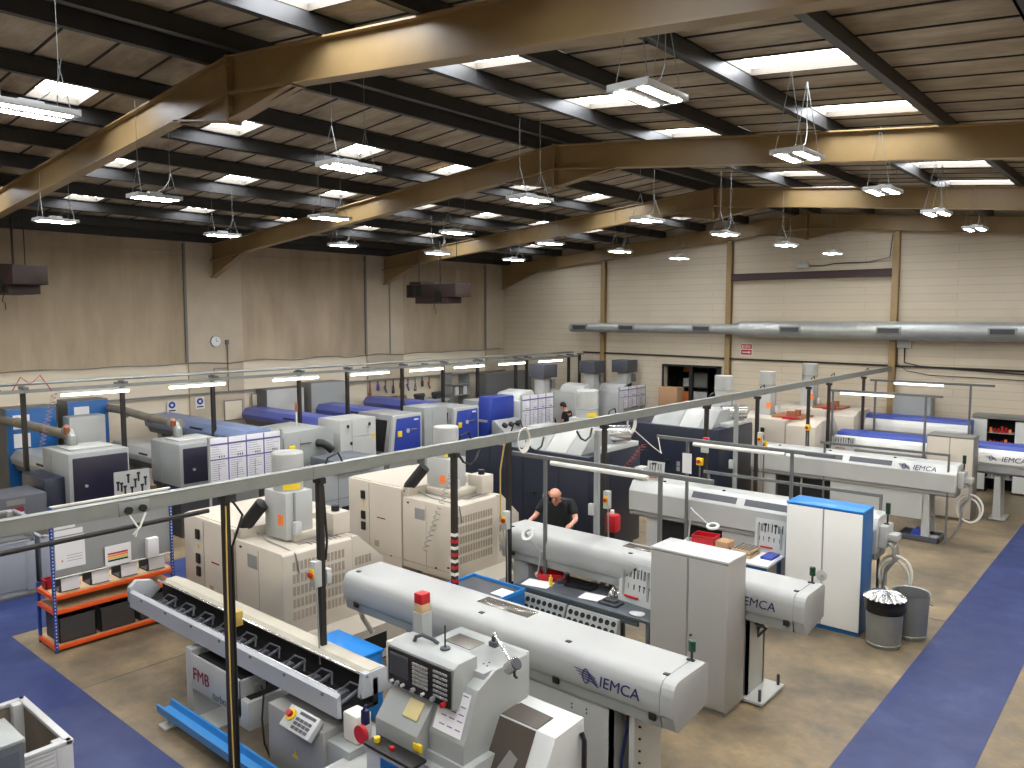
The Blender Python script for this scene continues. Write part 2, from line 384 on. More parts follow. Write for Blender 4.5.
# portal frames
def rafter_prism(m, xa, xb, ztop, zbot, y, fw=.19, tf=.02):
    m.prism([(xa, ztop(xa) - tf), (xb, ztop(xb) - tf), (xb, zbot(xb) + tf), (xa, zbot(xa) + tf)], 'y', y - .008, y + .008)
    m.prism([(xa, ztop(xa)), (xb, ztop(xb)), (xb, ztop(xb) - tf), (xa, ztop(xa) - tf)], 'y', y - fw / 2, y + fw / 2)
    m.prism([(xa, zbot(xa)), (xb, zbot(xb)), (xb, zbot(xb) + tf), (xa, zbot(xa) + tf)], 'y', y - fw / 2, y + fw / 2)
for y in FR:
    m = MB(); D = .45
    rafter_prism(m, WX + .05, RIDGE, rt, lambda x: rt(x) - D, y)
    rafter_prism(m, RIDGE, RX - .05, rt, lambda x: rt(x) - D, y)
    # eaves haunches
    for xe, s in ((WX + .05, 1), (RX - .05, -1)):
        xi = xe + 1.9 * s; zb0 = 5.93 if s > 0 else 5.7
        zb = lambda x, xe=xe, xi=xi, zb0=zb0: zb0 + (rt(xi) - D - zb0) * (x - xe) / (xi - xe)
        rafter_prism(m, xe, xi, lambda x: rt(x) - D, zb, y)
        m.box(xe - .01, xe + .01, y - .095, y + .095, zb0 - .02, rt(xe))
    # ridge haunch and end plates
    for s in (-1, 1):
        xo = RIDGE + 1.4 * s; zb = lambda x, xo=xo: (rt(RIDGE) - D - .34) + (rt(xo) - D - (rt(RIDGE) - D - .34)) * (x - RIDGE) / (xo - RIDGE)
        rafter_prism(m, RIDGE, xo, lambda x: rt(x) - D, zb, y)
        m.box(RIDGE + .004 * s, RIDGE + .028 * s, y - .1, y + .1, rt(RIDGE) - D - .37, rt(RIDGE) + .01)
    for k in range(6):
        for sy in (-1, 1):
            for s in (-1, 1): m.cyl((RIDGE - .05 * s, y + .06 * sy, 7.32 + .12 * k), (RIDGE + .06 * s, y + .06 * sy, 7.32 + .12 * k), .014, n=6)
    struct(m.build('portal_frame', 'timberbeam'))
for x in (WX - .06, ):
    for y in FR[:4]:
        m = MB(); m.box(WX + .0, WX + .06, y - .1, y + .1, 0, 6); struct(m.build('frame_column', 'pilaster'))
# gable posts
for x in (-16.95, -11.85, -6.62):
    m = MB(); m.box(x - .09, x + .09, GY - .17, GY - .155, 0, rt(x) - .46); m.box(x - .008, x + .008, GY - .16, GY - .01, 0, rt(x) - .46); m.box(x - .09, x + .09, GY - .015, GY, 0, rt(x) - .46)
    struct(m.build('gable_post', 'timberbeam'))
m = MB(); m.box(-11.75, -6.72, GY - .14, GY, 6.02, 6.2); m.box(-11.75, -6.72, GY - .17, GY, 6.0, 6.02); m.box(-11.75, -6.72, GY - .17, GY, 6.2, 6.22)
struct(m.build('gable_rail', 'maroonsteel'))

# ------------------------------------------------------------------ hanging lamps
def lamp(first=[None]):
    t = thing('pendant_lamp', 'x', 'lamp')
    m = MB(); m.box(-.19, -.04, -.32, .32, 0, .05, .006); m.box(.04, .19, -.32, .32, 0, .05, .006); m.box(-.04, .04, -.32, .32, .03, .045); 
    for y in (-.33, .31): m.box(-.19, .19, y, y + .02, 0, .055)
    m.build('housing', 'white', t)
    for s in (-1, 1):
        MB().box(.065 if s > 0 else -.15, .15 if s > 0 else -.065, -.28, .28, -.004, .002).build('diffuser', 'lampglow', t)
    MB().box(-.05, .05, -.1, .1, .05, .1, .01).build('driver', 'white', t); kids_cached(t)
    return t
L0 = lamp()
LCOLS = [(-3.45, 6.59, [-.7, 2.5, 5.74, 8.97, 12.27, 15.49, 18.75], 'right-hand'), (.6, 6.55, [-.7, 2.5, 5.74, 8.97, 12.27, 15.49, 18.75], 'added unseen right'), (-7.45, 6.5, [2.5, 5.8, 9.1, 12.4, 15.54, 18.83, 22.1], 'second'), (-11.5, 6.5, [2.3, 5.44, 8.52, 11.68, 14.8, 17.8, 21.0], 'third'), (-15.6, 6.5, [2.3, 5.56, 8.8, 11.93, 15.1, 18.3], 'wall-side')]  # far right row is out of view, added to brighten right-facing sides
ordn = ['nearest', 'second nearest', 'third nearest', 'fourth', 'fifth', 'sixth', 'seventh', 'eighth']
firstlamp = True
for x, z, ys, nm in LCOLS:
    vis = 0
    for y in ys:
        lab = 'white chain-hung LED panel lamp, %s in the %s row below the roof' % (ordn[vis], nm)
        if firstlamp: L = L0; L.location = (x, y, z); L['label'] = lab; L['group'] = 'LED panel lamps hanging from the roof'; firstlamp = False
        else: L = dup(L0, (x, y, z), 0, lab, 'LED panel lamps hanging from the roof')
        # the lamp rows run lengthways across the hall
        c = MB(); top = rt(x) + .02 - z
        for sx in (-.26, .26):
            for sy in (-.15, .15): c.tube([(sy, sx, .05), (0, sx * .9, .45 if z < 6.55 else top)], .0045, 4)
            if z < 6.55: c.tube([(0, sx * .9, .45), (0, sx * .9, top)], .004, 4)
        c.tube([(0, .04, .1), (.04, .12, .16), (.02, .22, .3), (.0, .26, .5)] + ([(0, .25, top)] if z > 6.55 else []), .006 if z > 6.55 else .004, 4)
        c.build('chain', 'galv', L)
        vis += 1


# ------------------------------------------------------------------ right-hand machine row
def emblem(parent, loc, s, rot):
    """three swept winged lines with a ring: the mark printed before the lettering"""
    m = MB()
    for k in range(4):
        yb = .05 - .028 * k
        m.prism([(-.16 + .03 * k, yb), (.02 + .02 * k, yb - .012), (.12 + .012 * k, yb - .055), (.1 + .012 * k, yb - .056), (.01 + .02 * k, yb - .022), (-.15 + .03 * k, yb - .008)], 'z', 0, .004)
    m.tube([(.05 * math.cos(a * PI / 8) * .8 - .01, .075 * math.sin(a * PI / 8) - .01, .002) for a in range(16)], .007, 4, True)
    o = m.build('emblem', 'logo', parent, loc); o.rotation_euler = rot; o.scale = (s, s, s); return o
def beacon(t, x, y, z, h=.2, c='green'):
    m = MB(); m.cyl((x, y, z), (x, y, z + h * .55), .014, n=8); m.box(x - .05, x + .03, y - .02, y + .02, z, z + .015, .004)
    st = m.build('beacon_stem', 'black', t)
    MB().cyl((x, y, z + h * .5), (x, y, z + h), .036, n=14).build('beacon_lens', c, st)

def round_feeder(label, ped):
    """bar feeder with a rounded white hood; local x runs from the spout (0) to the end cap (4.78), y from front to back"""
    t = thing('bar_feeder', label, 'bar feeder', (-8.08, 6.07, 0)); L = 4.78
    prof = [(0.02, 1.17), (0.0, 1.20), (-.005, 1.30), (-.003, 1.39), (.0, 1.405), (.014, 1.455), (.042, 1.492), (.085, 1.513), (.13, 1.519), (.145, 1.52), (.61, 1.52), (.62, 1.519), (.66, 1.50), (.68, 1.46), (.68, 1.45), (.68, 1.17)]
    MB().prism(prof, 'x', .02, L - .14).build('hood', 'feedwhite', t)
    e = MB(); e.prism([(p[0] * 1.0 - .004, p[1] + .002) for p in prof[:-1]] + [(.66, 1.10), (.1, 1.03), (.05, 1.06)], 'x', L - .135, L, .012); e.build('end_cap', 'feedwhite', t)
    MB().prism([(.03, 1.165), (.05, 1.05), (.12, 1.02), (.6, 1.02), (.66, 1.165)], 'x', .02, L - .15).build('tray', 'machgrey', t)
    m = MB(); m.box(2.02, 2.78, .37, .57, 1.519, 1.524, .002); m.build('window', 'window', t)
    for x in (.14, 2.3, 3.5, 4.62): MB().box(x - .03, x + .03, .13, .18, 1.505, 1.53, .006).build('hinge', 'black', t)
    for x in (.26, 3.45, 4.56): MB().box(x - .035, x + .035, -.006, .03, 1.12, 1.19, .006).build('latch', 'black', t)
    m = MB(); m.cyl((-.14, .33, 1.3), (.02, .33, 1.3), .1, n=20); m.cyl((-.17, .33, 1.3), (-.1, .33, 1.3), .12, n=20); s = m.build('spout', 'darkgrey', t)
    MB().tube([(-.13, .33, 1.22), (-.14, .35, 1.0), (-.05, .36, .8), (.1, .4, .62)], .035, 8).build('drain_hose', 'cream', t)
    if ped == 'panel':
        m = MB(); m.box(1.1, 2.98, .1, .14, .12, 1.03); m.box(3.02, 4.08, .08, .12, .1, 1.03); m.box(4.04, 4.08, .08, .6, .1, 1.03); m.box(1.1, 4.06, .56, .6, .1, 1.03); m.build('base_panel', 'offwhite', t)
        MB().box(2.98, 3.02, .1, .12, .1, 1.03).build('panel_gap', 'rail', t)
        m = MB(); m.box(4.26, 4.32, .1, .6, .05, 1.04); m.box(4.08, 4.3, .56, .6, .05, 1.04); m.box(4.08, 4.36, .05, .65, .03, .07); s = m.build('end_post', 'offwhite', t)
        m = MB(); 
        for k in range(6): m.cyl((4.34, .18, .3 + .12 * k), (4.31, .18, .3 + .12 * k), .012, n=6)
        m.build('bolts', 'black', s)
        MB().tube([(4.18, .2, .98), (4.17, .2, .8), (4.14, .16, .5), (4.13, .14, .06)], .014, 6).build('blue_air_hose', 'logo', t)
        MB().box(4.13, 4.22, .2, .3, .9, 1.0, .01).build('valve', 'brass', t)
        m = MB()
        for x, z in ((3.6, .93), (3.6, .89), (3.78, .93), (3.78, .89)): m.cyl((x, .078, z), (x, .084, z), .011, n=6)
        m.build('screws', 'black', t)
    else:
        m = MB(); m.box(3.72, 4.06, .1, .14, .06, 1.04); m.box(4.02, 4.06, .1, .6, .06, 1.04); m.box(3.72, 4.06, .56, .6, .06, 1.04); m.box(3.66, 4.3, .0, .7, .03, .06); s = m.build('end_post', 'offwhite', t)
        for y in (.06, .64): MB().cyl((4.24, y, 0), (4.24, y, .2), .02, n=8).build('foot', 'darkgrey', t)
        m = MB(); m.box(.2, .5, .1, .6, .0, 1.04, .01); m.build('front_post', 'machgrey', t)
        m = MB(); m.tube([(4.1, .2, .98), (4.2, .3, .9), (4.12, .25, .8), (4.08, .35, .86), (4.16, .4, .96)], .02, 6); m.build('valve', 'darkgrey', t)
    text_part('lettering', 'IEMCA', .155, 'logo', t, (3.98, -.011, 1.262), (PI / 2, 0, 0), .002, .12, .0)
    emblem(t, (3.84, -.009, 1.33), .95, (PI / 2, 0, 0))
    beacon(t, 4.66, .56, 1.52, .2)
    return t
F1 = round_feeder('long white bar feeder with rounded hood and dark blue lettering, the one nearest the camera', 'panel')
F2 = round_feeder('long white bar feeder with rounded hood passing behind the grey two-door cabinet', 'post')
F2.location = (-8.0, 9.03, 0)

def box_feeder(label, y, n, blue=False, mark=True, LL=None):
    t = thing('bar_feeder', label, 'bar feeder', (-7.95, y, 0)); L = 4.47 if not blue else (LL or 5.9)
    if not blue:
        MB().prism([(0, 1.12), (0, 1.50), (.12, 1.66), (.2, 1.68), (.62, 1.68), (.66, 1.64), (.66, 1.12)], 'x', 0, L, .006).build('hood', 'white', t)
        MB().prism([(-.004, 1.13), (-.004, 1.49), (.0, 1.495), (.0, 1.13)], 'x', .02, L - .03).build('front_panel', 'offwhite', t)
        MB().prism([(.03, 1.11), (.03, 1.04), (.1, 1.0), (.6, 1.0), (.64, 1.11)], 'x', .0, L - .02).build('tray', 'midgrey', t)
        for a in ((1.3, 2.15), (2.3, 3.2)): MB().slab([(a[0], .03, 1.543), (a[1], .03, 1.543), (a[1], .105, 1.643), (a[0], .105, 1.643)], -.006).build('window', 'slate', t)
        for x in (.6, 1.8, 3.2): MB().cyl((x, .3, 1.68), (x, .3, 1.70), .03, n=10).build('knob', 'black', t)
    else:
        MB().prism([(0.02, 1.3), (-.03, 1.36), (-.03, 1.5), (.0, 1.6), (.06, 1.66), (.1, 1.68), (.1, 1.3)], 'x', 0, L, .004).build('front_cover', 'cabwhite', t)
        MB().prism([(.08, 1.66), (.13, 1.77), (.6, 1.79), (.68, 1.74), (.68, 1.35), (.08, 1.35)], 'x', 0.03, L - .02, .01).build('lid', 'lidblue', t)
        MB().prism([(.02, 1.3), (.02, 1.14), (.1, 1.08), (.62, 1.08), (.68, 1.3)], 'x', .0, L - .02).build('tray', 'midgrey', t)
        for x in [q for q in (1.4, 3.2, 5.0) if q < L]: MB().cyl((x, -.02, 1.25), (x, .03, 1.25), .03, n=10).build('knob', 'black', t)
    # skirt with dark openings, feet
    m = MB(); m.box(.35, .6, .08, .5, .0, 1.05); m.build('front_post', 'offwhite', t); m = MB(); m.box(1.9, 3.85, .06, .1, .45, 1.04) if not blue else m.box(.6, min(3.2, L - .5), .1, .5, .2, 1.1); s = m.build('skirt_panel', 'offwhite', t)
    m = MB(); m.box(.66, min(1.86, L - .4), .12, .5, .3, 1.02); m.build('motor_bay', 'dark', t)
    m = MB(); m.box(1.2, 1.24, .08, .11, .3, 1.02); m.box(.66, min(1.86, L - .4), .08, .11, .26, .3); m.build('bay_frame', 'midgrey', t)
    for x in ((3.9,) if not blue else (min(3.75, L - .4), )):
        m = MB(); m.prism([(x - .07, 0.04), (x + .1, .04), (x + .06, 1.04), (x - .06, 1.04)], 'y', .06, .16); m.prism([(x - .07, 0.04), (x + .1, .04), (x + .06, 1.04), (x - .06, 1.04)], 'y', .5, .6); m.box(x - .04, x + .04, .1, .56, .4, .46); m.build('leg', 'offwhite', t)
        m = MB(); m.box(x - .14, x + .2, .0, .66, .02, .045); m.cyl((x - .1, .04, 0), (x - .1, .04, .05), .025, n=8); m.cyl((x + .16, .62, 0), (x + .16, .62, .05), .025, n=8); m.build('foot_plate', 'offwhite', t)
    if not blue:
        m = MB(); m.box(L, L + .12, .12, .5, 1.2, 1.55, .02); m.box(L + .1, L + .26, .2, .44, 1.32, 1.42, .01); c = m.build('valve_block', 'offwhite', t)
        m = MB()
        for k in range(4):
            y0 = .2 + .08 * k
            m.tube([(L + .1, y0, 1.3), (L + .2, y0, 1.22), (L + .22, y0, 1.0), (L + .1 - .02 * k, y0, .8), (L + .05, y0, .4), (L - .1, y0, .1)], .022, 7)
        m.build('hose', 'alu', c)
        m = MB(); m.tube([(L + .22 + .24 * math.cos(a), .3 + .02 * math.sin(3 * a), .78 + .3 * math.sin(a)) for a in [k * PI / 10 for k in range(20)]], .022, 6, True); m.tube([(L + .2 + .2 * math.cos(a), .36, .72 + .26 * math.sin(a)) for a in [k * PI / 10 for k in range(20)]], .02, 6, True); m.build('hose_loop', 'wirewhite', c)
        beacon(t, L + .08, .3, 1.55, .34)
    if mark:
        if blue: text_part('lettering', 'IEMCA', .17, 'logo', t, (3.82, -.036, 1.42), (PI / 2, 0, 0), .002, .15, .0); emblem(t, (3.62, -.036, 1.49), .8, (PI / 2, 0, 0))
        else: text_part('lettering', 'IEMCA', .16, 'logo', t, (3.62, .008, 1.525), (PI / 2 - .64, 0, 0), .002, .15, .0); emblem(t, (3.46, .036, 1.575), .85, (PI / 2 - .64, 0, 0))
    return t
box_feeder('grey and white angular bar feeder ending behind the tall blue-sided cabinet', 12.72, 3, mark=False)
box_feeder('grey and white angular bar feeder with printed name and coiled hoses at its end', 18.28, 4)
B5 = box_feeder('white bar feeder with blue lid running behind the cream two-door cabinet', 21.25, 5, True)
B5.location.x = -6.95
B6 = box_feeder('white bar feeder with blue lid closest to the block end wall', 24.25, 6, True, False, 2.75); B6.location = (-7.05, 24.0, 0.18)

def tower(x, y, z0, zt, label, s=.88, w=1.0):
    """white filter tower: box column, round drum on top with a yellow label"""
    t = thing('mist_filter_tower', label, 'mist filter', (x, y, z0)); H = zt - z0 - .62 * s
    MB().box(-.3 * s * w, .3 * s * w, -.25 * s, .25 * s, 0, H, .01).build('column', 'offwhite', t)
    MB().lathe([(0, H), (.24 * s, H), (.24 * s, H + .12 * s), (.25 * s, H + .14 * s), (.25 * s, H + .59 * s), (.235 * s, H + .61 * s), (0, H + .62 * s)], n=28).build('drum', 'offwhite', t)
    MB().lathe([(.243 * s, H + .17 * s), (.256 * s, H + .18 * s), (.256 * s, H + .20 * s), (.243 * s, H + .21 * s)], n=28).build('clamp_band', 'midgrey', t)
    m = MB(); r = .246 * s; a = [-.9 + .2 * k for k in range(7)]
    for u, v in zip(a, a[1:]): m.quad((r * math.cos(u), r * math.sin(u), H + .03 * s), (r * math.cos(v), r * math.sin(v), H + .03 * s), (r * math.cos(v), r * math.sin(v), H + .12 * s), (r * math.cos(u), r * math.sin(u), H + .12 * s))
    m.build('yellow_label', 'yellow', t)
    MB().box(.08 * s, .24 * s, -.256 * s, -.249 * s, H * .3, H * .3 + .17 * s).build('orange_sticker', 'orange', t)
    MB().cyl((.315 * s, -.1 * s, 0), (.315 * s, -.1 * s, H), .02, n=8).build('conduit', 'midgrey', t)
    MB().box(.32 * s, .42 * s, -.16 * s, -.04 * s, .08, .26, .01).build('switch', 'white', t)
    return t

def cream_machine(x0, xs, x1, y, ztop, label):
    """cream enclosed lathe: tall cabinet x0..xs, lower louvred hood xs..x1"""
    t = thing('enclosed_lathe', label, 'lathe', (x0, y, 0)); A = xs - x0; B = x1 - x0; D = 1.75; h = ztop - .14
    m = MB(); m.box(0, A, .0, D, .12, ztop, .02); m.box(.04, A - .1, .1, D - .2, 0, .12); m.build('cabinet_body', 'cream', t)
    MB().prism([(0.02, ztop + .012), (A + .12, ztop + .012), (A + .12, ztop - .05), (A + .02, ztop - .3), (A - .02, ztop - .3)], 'y', .05, D - .25).build('shoulder', 'cream', t)
    MB().prism([(A + .0, .5), (B, .5), (B, h - .03), (B - .03, h), (A, h)], 'y', 0.01, 1.15, .01).build('front_hood', 'cream', t)
    MB().prism([(1.15, .5), (1.15, h), (1.25, h), (1.72, h - .42), (1.75, .5)], 'x', A, B - .002).build('rear_hood', 'cream', t)
    m = MB(); m.box(A + .1, B + .55, .35, 1.6, .02, .5); m.build('base', 'cream', t)
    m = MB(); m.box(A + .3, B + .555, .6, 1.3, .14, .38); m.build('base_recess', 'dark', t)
    # cabinet front: door joints, switches, stickers
    m = MB(); m.box(A * .40, A * .41, -.004, .01, .3, ztop - .04); m.box(A * .99, A + .01, -.004, .012, .2, ztop - .04); m.box(A + (B - A) * .5, A + (B - A) * .505, .005, .012, .55, h - .06); m.box(.02, B - .01, -.002, .012, .62, .626); m.build('door_joint', 'creamdk', t)
    for k, z in enumerate((ztop - .25, ztop - .62, ztop - .82)): MB().box(A * .3 - .06, A * .3 + .05, -.03, .0, z - .08, z + .07, .01).build('switch', 'black', t)
    MB().prism([(A * .3 - .04, ztop - .46), (A * .3 + .03, ztop - .46), (A * .3 - .005, ztop - .39)], 'y', -.004, 0).build('warning_sticker', 'yellow', t)
    MB().box(A * .55, A * .7, -.004, 0, ztop - .62, ztop - .6).build('sticker', 'maroon', t)
    MB().box(A + .32, A + .56, .004, .014, h - .33, h - .14).build('vent_plate', 'midgrey', t)
    MB().box(A * .5, A * .58, -.006, 0, .72, .83).build('vent_plate', 'creamdk', t)
    m = MB()
    for (px, pz) in ((A + .15, h - .08), (B - .06, .7), (B - .35, .64), (A * .8, .62)): m.box(px - .02, px + .02, -.004, .014, pz - .012, pz + .012)
    m.build('catch', 'black', t)
    # louvres on the end face: one part, rows of slots
    m = MB()
    for r in range(5):
        for k in range(14):
            for grp in (0, ):
                y0 = .16 + .062 * k
                m.box(B - .004, B + .004, y0, y0 + .04, .72 + .17 * r, .84 + .17 * r)
    m.build('louvres', 'creamdk', t); m = MB()
    for r in range(4):
        for k in range(5): m.box(B - .006, B + .003, 1.2 + .062 * k, 1.24 + .062 * k, .72 + .17 * r, .84 + .17 * r)
    m.build('louvres', 'creamdk', t)
    m = MB()
    for r in range(2):
        for k in range(7): m.box(A + .55 + .0 * k, B - .12 - .0, .55 + .08 * k + r * .0, .58 + .08 * k, h - .002, h + .003)
    m.build('top_louvres', 'creamdk', t)
    # rear top box, filler
    m = MB(); m.box(A + .1, A + .8, .45, 1.15, h, h + .12, .02); m.build('top_box', 'cream', t)
    m = MB(); m.box(A + .62, A + .95, 1.0, 1.3, h, h + .32, .01); m.build('filler_box', 'cream', t)
    MB().cyl((A + .8, 1.15, h + .32), (A + .8, 1.15, h + .4), .06, n=12).build('cap', 'black', t)
    m = MB(); m.box(A + .12, A + .95, .42, 1.2, h, h + .015); m.build('top_plate', 'chrome', t)
    m = MB(); m.tube([(A + .0, .14, h + .06), (A + .02, .16, h + .16), (A + .14, .24, h + .34), (A + .26, .3, h + .5)], .1, 12); m.build('extract_hose', 'black', t)
    m = MB(); m.tube([(A + .06, .3, h + .06), (A + .5, .22, h + .02), (B - .2, .18, h + .02), (B + .01, .2, h - .02), (B + .02, .25, h - .3)], .01, 5); m.build('cable', 'galv', t)
    return t
cream_machine(-11.55, -10.08, -8.9, 5.72, 1.8, 'cream enclosed lathe with louvred end, nearest of the cream machines')
cream_machine(-11.55, -10.08, -8.9, 8.85, 1.86, 'cream enclosed lathe with louvred end standing second, behind a black-and-red banded post')
tower(-9.6, 6.3, 1.69, 2.9, 'white mist filter tower with round drum on the nearest cream lathe')
tower(-9.75, 9.6, 1.735, 2.9, 'white mist filter tower with round drum on the second cream lathe')

def navy_machine(x, y, label, W=3.3, D=1.9, z=2.1):
    t = thing('sliding_head_lathe', label, 'lathe', (x, y, 0))
    m = MB(); m.box(0, W, 0, D, .1, z, .03); m.box(.1, W - .1, .1, D - .1, 0, .1); m.build('cabinet_body', 'navy', t)
    m = MB()
    for k in (.22, .5, .78): m.box(W * k, W * k + .012, -.004, .01, .3, z - .06)
    m.box(.02, W - .02, -.004, .01, 1.2, 1.208); m.box(W - .01, W + .004, D * .4, D * .4 + .01, .3, z - .06); m.build('door_joint', 'black', t)
    m = MB(); m.box(W * .56, W * .6, -.03, 0, 1.18, 1.24, .01); m.build('handle', 'black', t)
    for k in range(2): MB().box(W * .66, W * .66 + .09, -.006, 0, .98 + .13 * k, 1.09 + .13 * k).build('sticker', 'midgrey', t)
    # pale sloping hood over the front edge
    for q, (a, c) in enumerate(((W * .42, W * .66), (W * .66, W * .82), (W * .82, W * .93))):
        MB().prism([(.06, z), (.5, z + .4), (1.2, z + .4), (1.3, z)], 'x', a + .008, c, .01).build('hood_panel', 'offwhite' if q == 1 else 'machgrey', t)
    m = MB(); m.box(W * .82, W - .02, .5, D - .05, z, z + .1, .01); m.build('top_plate', 'white', t)
    m = MB(); m.cyl((W * .86, 1.05, z + .3), (W * .99, 1.5, z + .3), .17, n=20); m.cyl((W * .98, 1.46, z + .3), (W * 1.0, 1.56, z + .3), .1, .05, n=16); m.build('filter_canister', 'chrome', t)
    m = MB(); m.box(W * .8, W * .9, .9, 1.1, z, z + .16); m.build('canister_foot', 'machgrey', t)
    return t
navy_machine(-11.9, 12.3, 'dark navy sliding-head lathe with pale sloping hood, behind the bald worker')
navy_machine(-11.62, 17.3, 'dark navy sliding-head lathe further back, beside the yellow emergency button')
tower(-9.75, 13.85, 2.1, 3.24, 'white mist filter tower with yellow label on the nearer navy lathe', .98)
tower(-8.98, 18.85, 2.1, 3.3, 'white mist filter tower with yellow label on the farther navy lathe', .9, .8)
def far_cream(x, y, label, W=2.4):
    t = thing('enclosed_lathe', label, 'lathe', (x, y, 0)); z = 2.1
    m = MB(); m.box(0, W * .68, 0, 1.7, .1, z, .03); m.box(.1, W - .2, .1, 1.6, 0, .1); m.build('cabinet_body', 'cream', t)
    MB().prism([(0, .1), (0, z - .12), (.5, z), (1.4, z), (1.7, z - .3), (1.7, .1)], 'x', W * .68, W, .02).build('end_hood', 'cream', t)
    for k in range(4): MB().box(W * .4, W * .4 + .11, -.03, 0, z - .36 - .2 * k, z - .24 - .2 * k, .01).build('switch', 'black', t)
    m = MB(); m.box(W * .36, W * .365, -.004, 0, .3, z - .04); m.box(W * .67, W * .675, -.004, 0, .3, z - .04); m.build('door_joint', 'creamdk', t)
    m = MB(); m.box(W * .45, W * .8, .4, 1.2, z, z + .06); m.build('top_hatch', 'copper', t)
    m = MB(); m.cyl((W * .7, .7, z), (W * .7, .7, z + .22), .08, n=12); m.box(W * .62, W * .72, .4, .5, z + .04, z + .2); m.build('top_motor', 'copper', t)
    m = MB(); m.box(W * .6, W * .75, .2, .3, z, z + .07, .01); m.build('red_tray', 'red', t)
    return t
far_cream(-9.45, 20.1, 'cream enclosed lathe with a column of black switches, third of the cream machines')
far_cream(-9.4, 23.0, 'cream enclosed lathe nearest the block end wall')
tower(-8.75, 21.1, 2.1, 3.3, 'white mist filter tower, left one on the far cream lathes', .88, .7)
tower(-8.6, 23.9, 2.1, 3.4, 'white mist filter tower, right one next to the block end wall', .88, .7)

# ------------------------------------------------------------------ near grey lathe
t = thing('cnc_lathe', 'light grey lathe with control screen and keypad at the bottom of the view', 'lathe', (-5.2, 4.0, 0))
def LX(x): return x + 5.2
def LY(y): return y - 4.0
lb = MB(); lb.box(LX(-5.1), LX(-3.7), LY(4.5), LY(5.15), .0, 1.0, .01); lb.box(LX(-5.15), LX(-4.15), LY(4.3), LY(5.1), .1, 1.2, .01); lb.build('bed', 'machgrey', t)
# control body
MB().prism([(LY(4.34), 1.6), (LY(4.36), 1.94), (LY(4.42), 1.97), (LY(4.64), 1.97), (LY(4.64), 1.2), (LY(4.5), 1.2), (LY(4.5), 1.6)], 'x', LX(-5.16), LX(-4.36), .006).build('control_cabinet', 'machgrey', t)
MB().prism([(LY(4.2), 1.1), (LY(4.2), 1.34), (LY(4.42), 1.6), (LY(4.5), 1.6), (LY(4.5), 1.1)], 'x', LX(-5.16), LX(-4.632), .006).build('front_shelf', 'machgrey', t)
MB().box(LX(-5.16), LX(-4.25), LY(4.23), LY(4.4), .4, 1.12, .004).build('front_panel', 'midgrey', t)
pn = MB().box(LX(-5.13), LX(-4.37), LY(4.325), LY(4.345), 1.62, 1.94, .004).build('control_panel', 'black', t)
MB().box(LX(-5.10), LX(-4.87), LY(4.318), LY(4.326), 1.71, 1.91, .004).build('screen', 'slate', pn)
MB().box(LX(-5.085), LX(-4.885), LY(4.314), LY(4.319), 1.725, 1.895).build('screen_glass', 'darkgrey', pn)
k = MB()
for i in range(6):
    for j in range(6): k.box(LX(-4.81) + .032 * i, LX(-4.81) + .032 * i + .024, LY(4.312), LY(4.326), 1.7 + .034 * j, 1.7 + .034 * j + .024, .002)
k.build('keypad', 'cabgrey', pn)
k = MB()
for j in range(6):
    for i in range(5): k.box(LX(-4.56) + .034 * i, LX(-4.56) + .034 * i + .026, LY(4.314), LY(4.326), 1.68 + .041 * j, 1.68 + .041 * j + .02, .002)
k.build('soft_keys', 'midgrey', pn)
for i, x in enumerate((-5.07, -5.0, -4.93, -4.8, -4.68, -4.56)): MB().cyl((LX(x), LY(4.326), 1.655), (LX(x), LY(4.295), 1.655), .014 + .006 * (i % 2), n=10).build('knob', 'midgrey' if i % 2 else 'wirewhite', pn)
MB().cyl((LX(-4.43), LY(4.326), 1.65), (LX(-4.43), LY(4.28), 1.65), .02, n=12).build('stop_button', 'red', pn)
# top objects fixed to it
MB().cyl((LX(-4.66), LY(4.56), 1.97), (LX(-4.66), LY(4.56), 1.985), .045, n=16).build('aerial_base', 'darkgrey', t)
MB().cyl((LX(-4.66), LY(4.56), 1.98), (LX(-4.66), LY(4.56), 2.18), .007, n=8).build('aerial', 'black', t)
MB().tube([(LX(-4.98), LY(4.5), 1.97), (LX(-4.97), LY(4.51), 2.01), (LX(-4.92), LY(4.54), 2.03), (LX(-4.82), LY(4.58), 2.0), (LX(-4.78), LY(4.6), 1.97)], .018, 8).build('grab_handle', 'darkgrey', t)
MB().box(LX(-5.2), LX(-5.155), LY(4.36), LY(4.62), 1.6, 1.96, .01).build('side_trim', 'cream', t)
# rear head casing
MB().box(LX(-5.1), LX(-4.25), LY(4.6), LY(5.2), 1.0, 1.86, .01).build('rear_casing', 'machgrey', t)
MB().box(LX(-4.98), LX(-4.66), LY(4.86), LY(5.06), 1.859, 1.866).build('smoked_top_window', 'window', t)
# light column with amber and red caps
c = MB().box(LX(-5.38), LX(-5.25), LY(4.84), LY(4.97), 1.2, 2.04, .006).build('signal_column', 'machgrey', t)
MB().box(LX(-5.37), LX(-5.26), LY(4.85), LY(4.96), 2.04, 2.12, .006).build('amber_cap', 'chip', c)
MB().box(LX(-5.37), LX(-5.26), LY(4.85), LY(4.96), 2.12, 2.22, .008).build('red_cap', 'red', c)
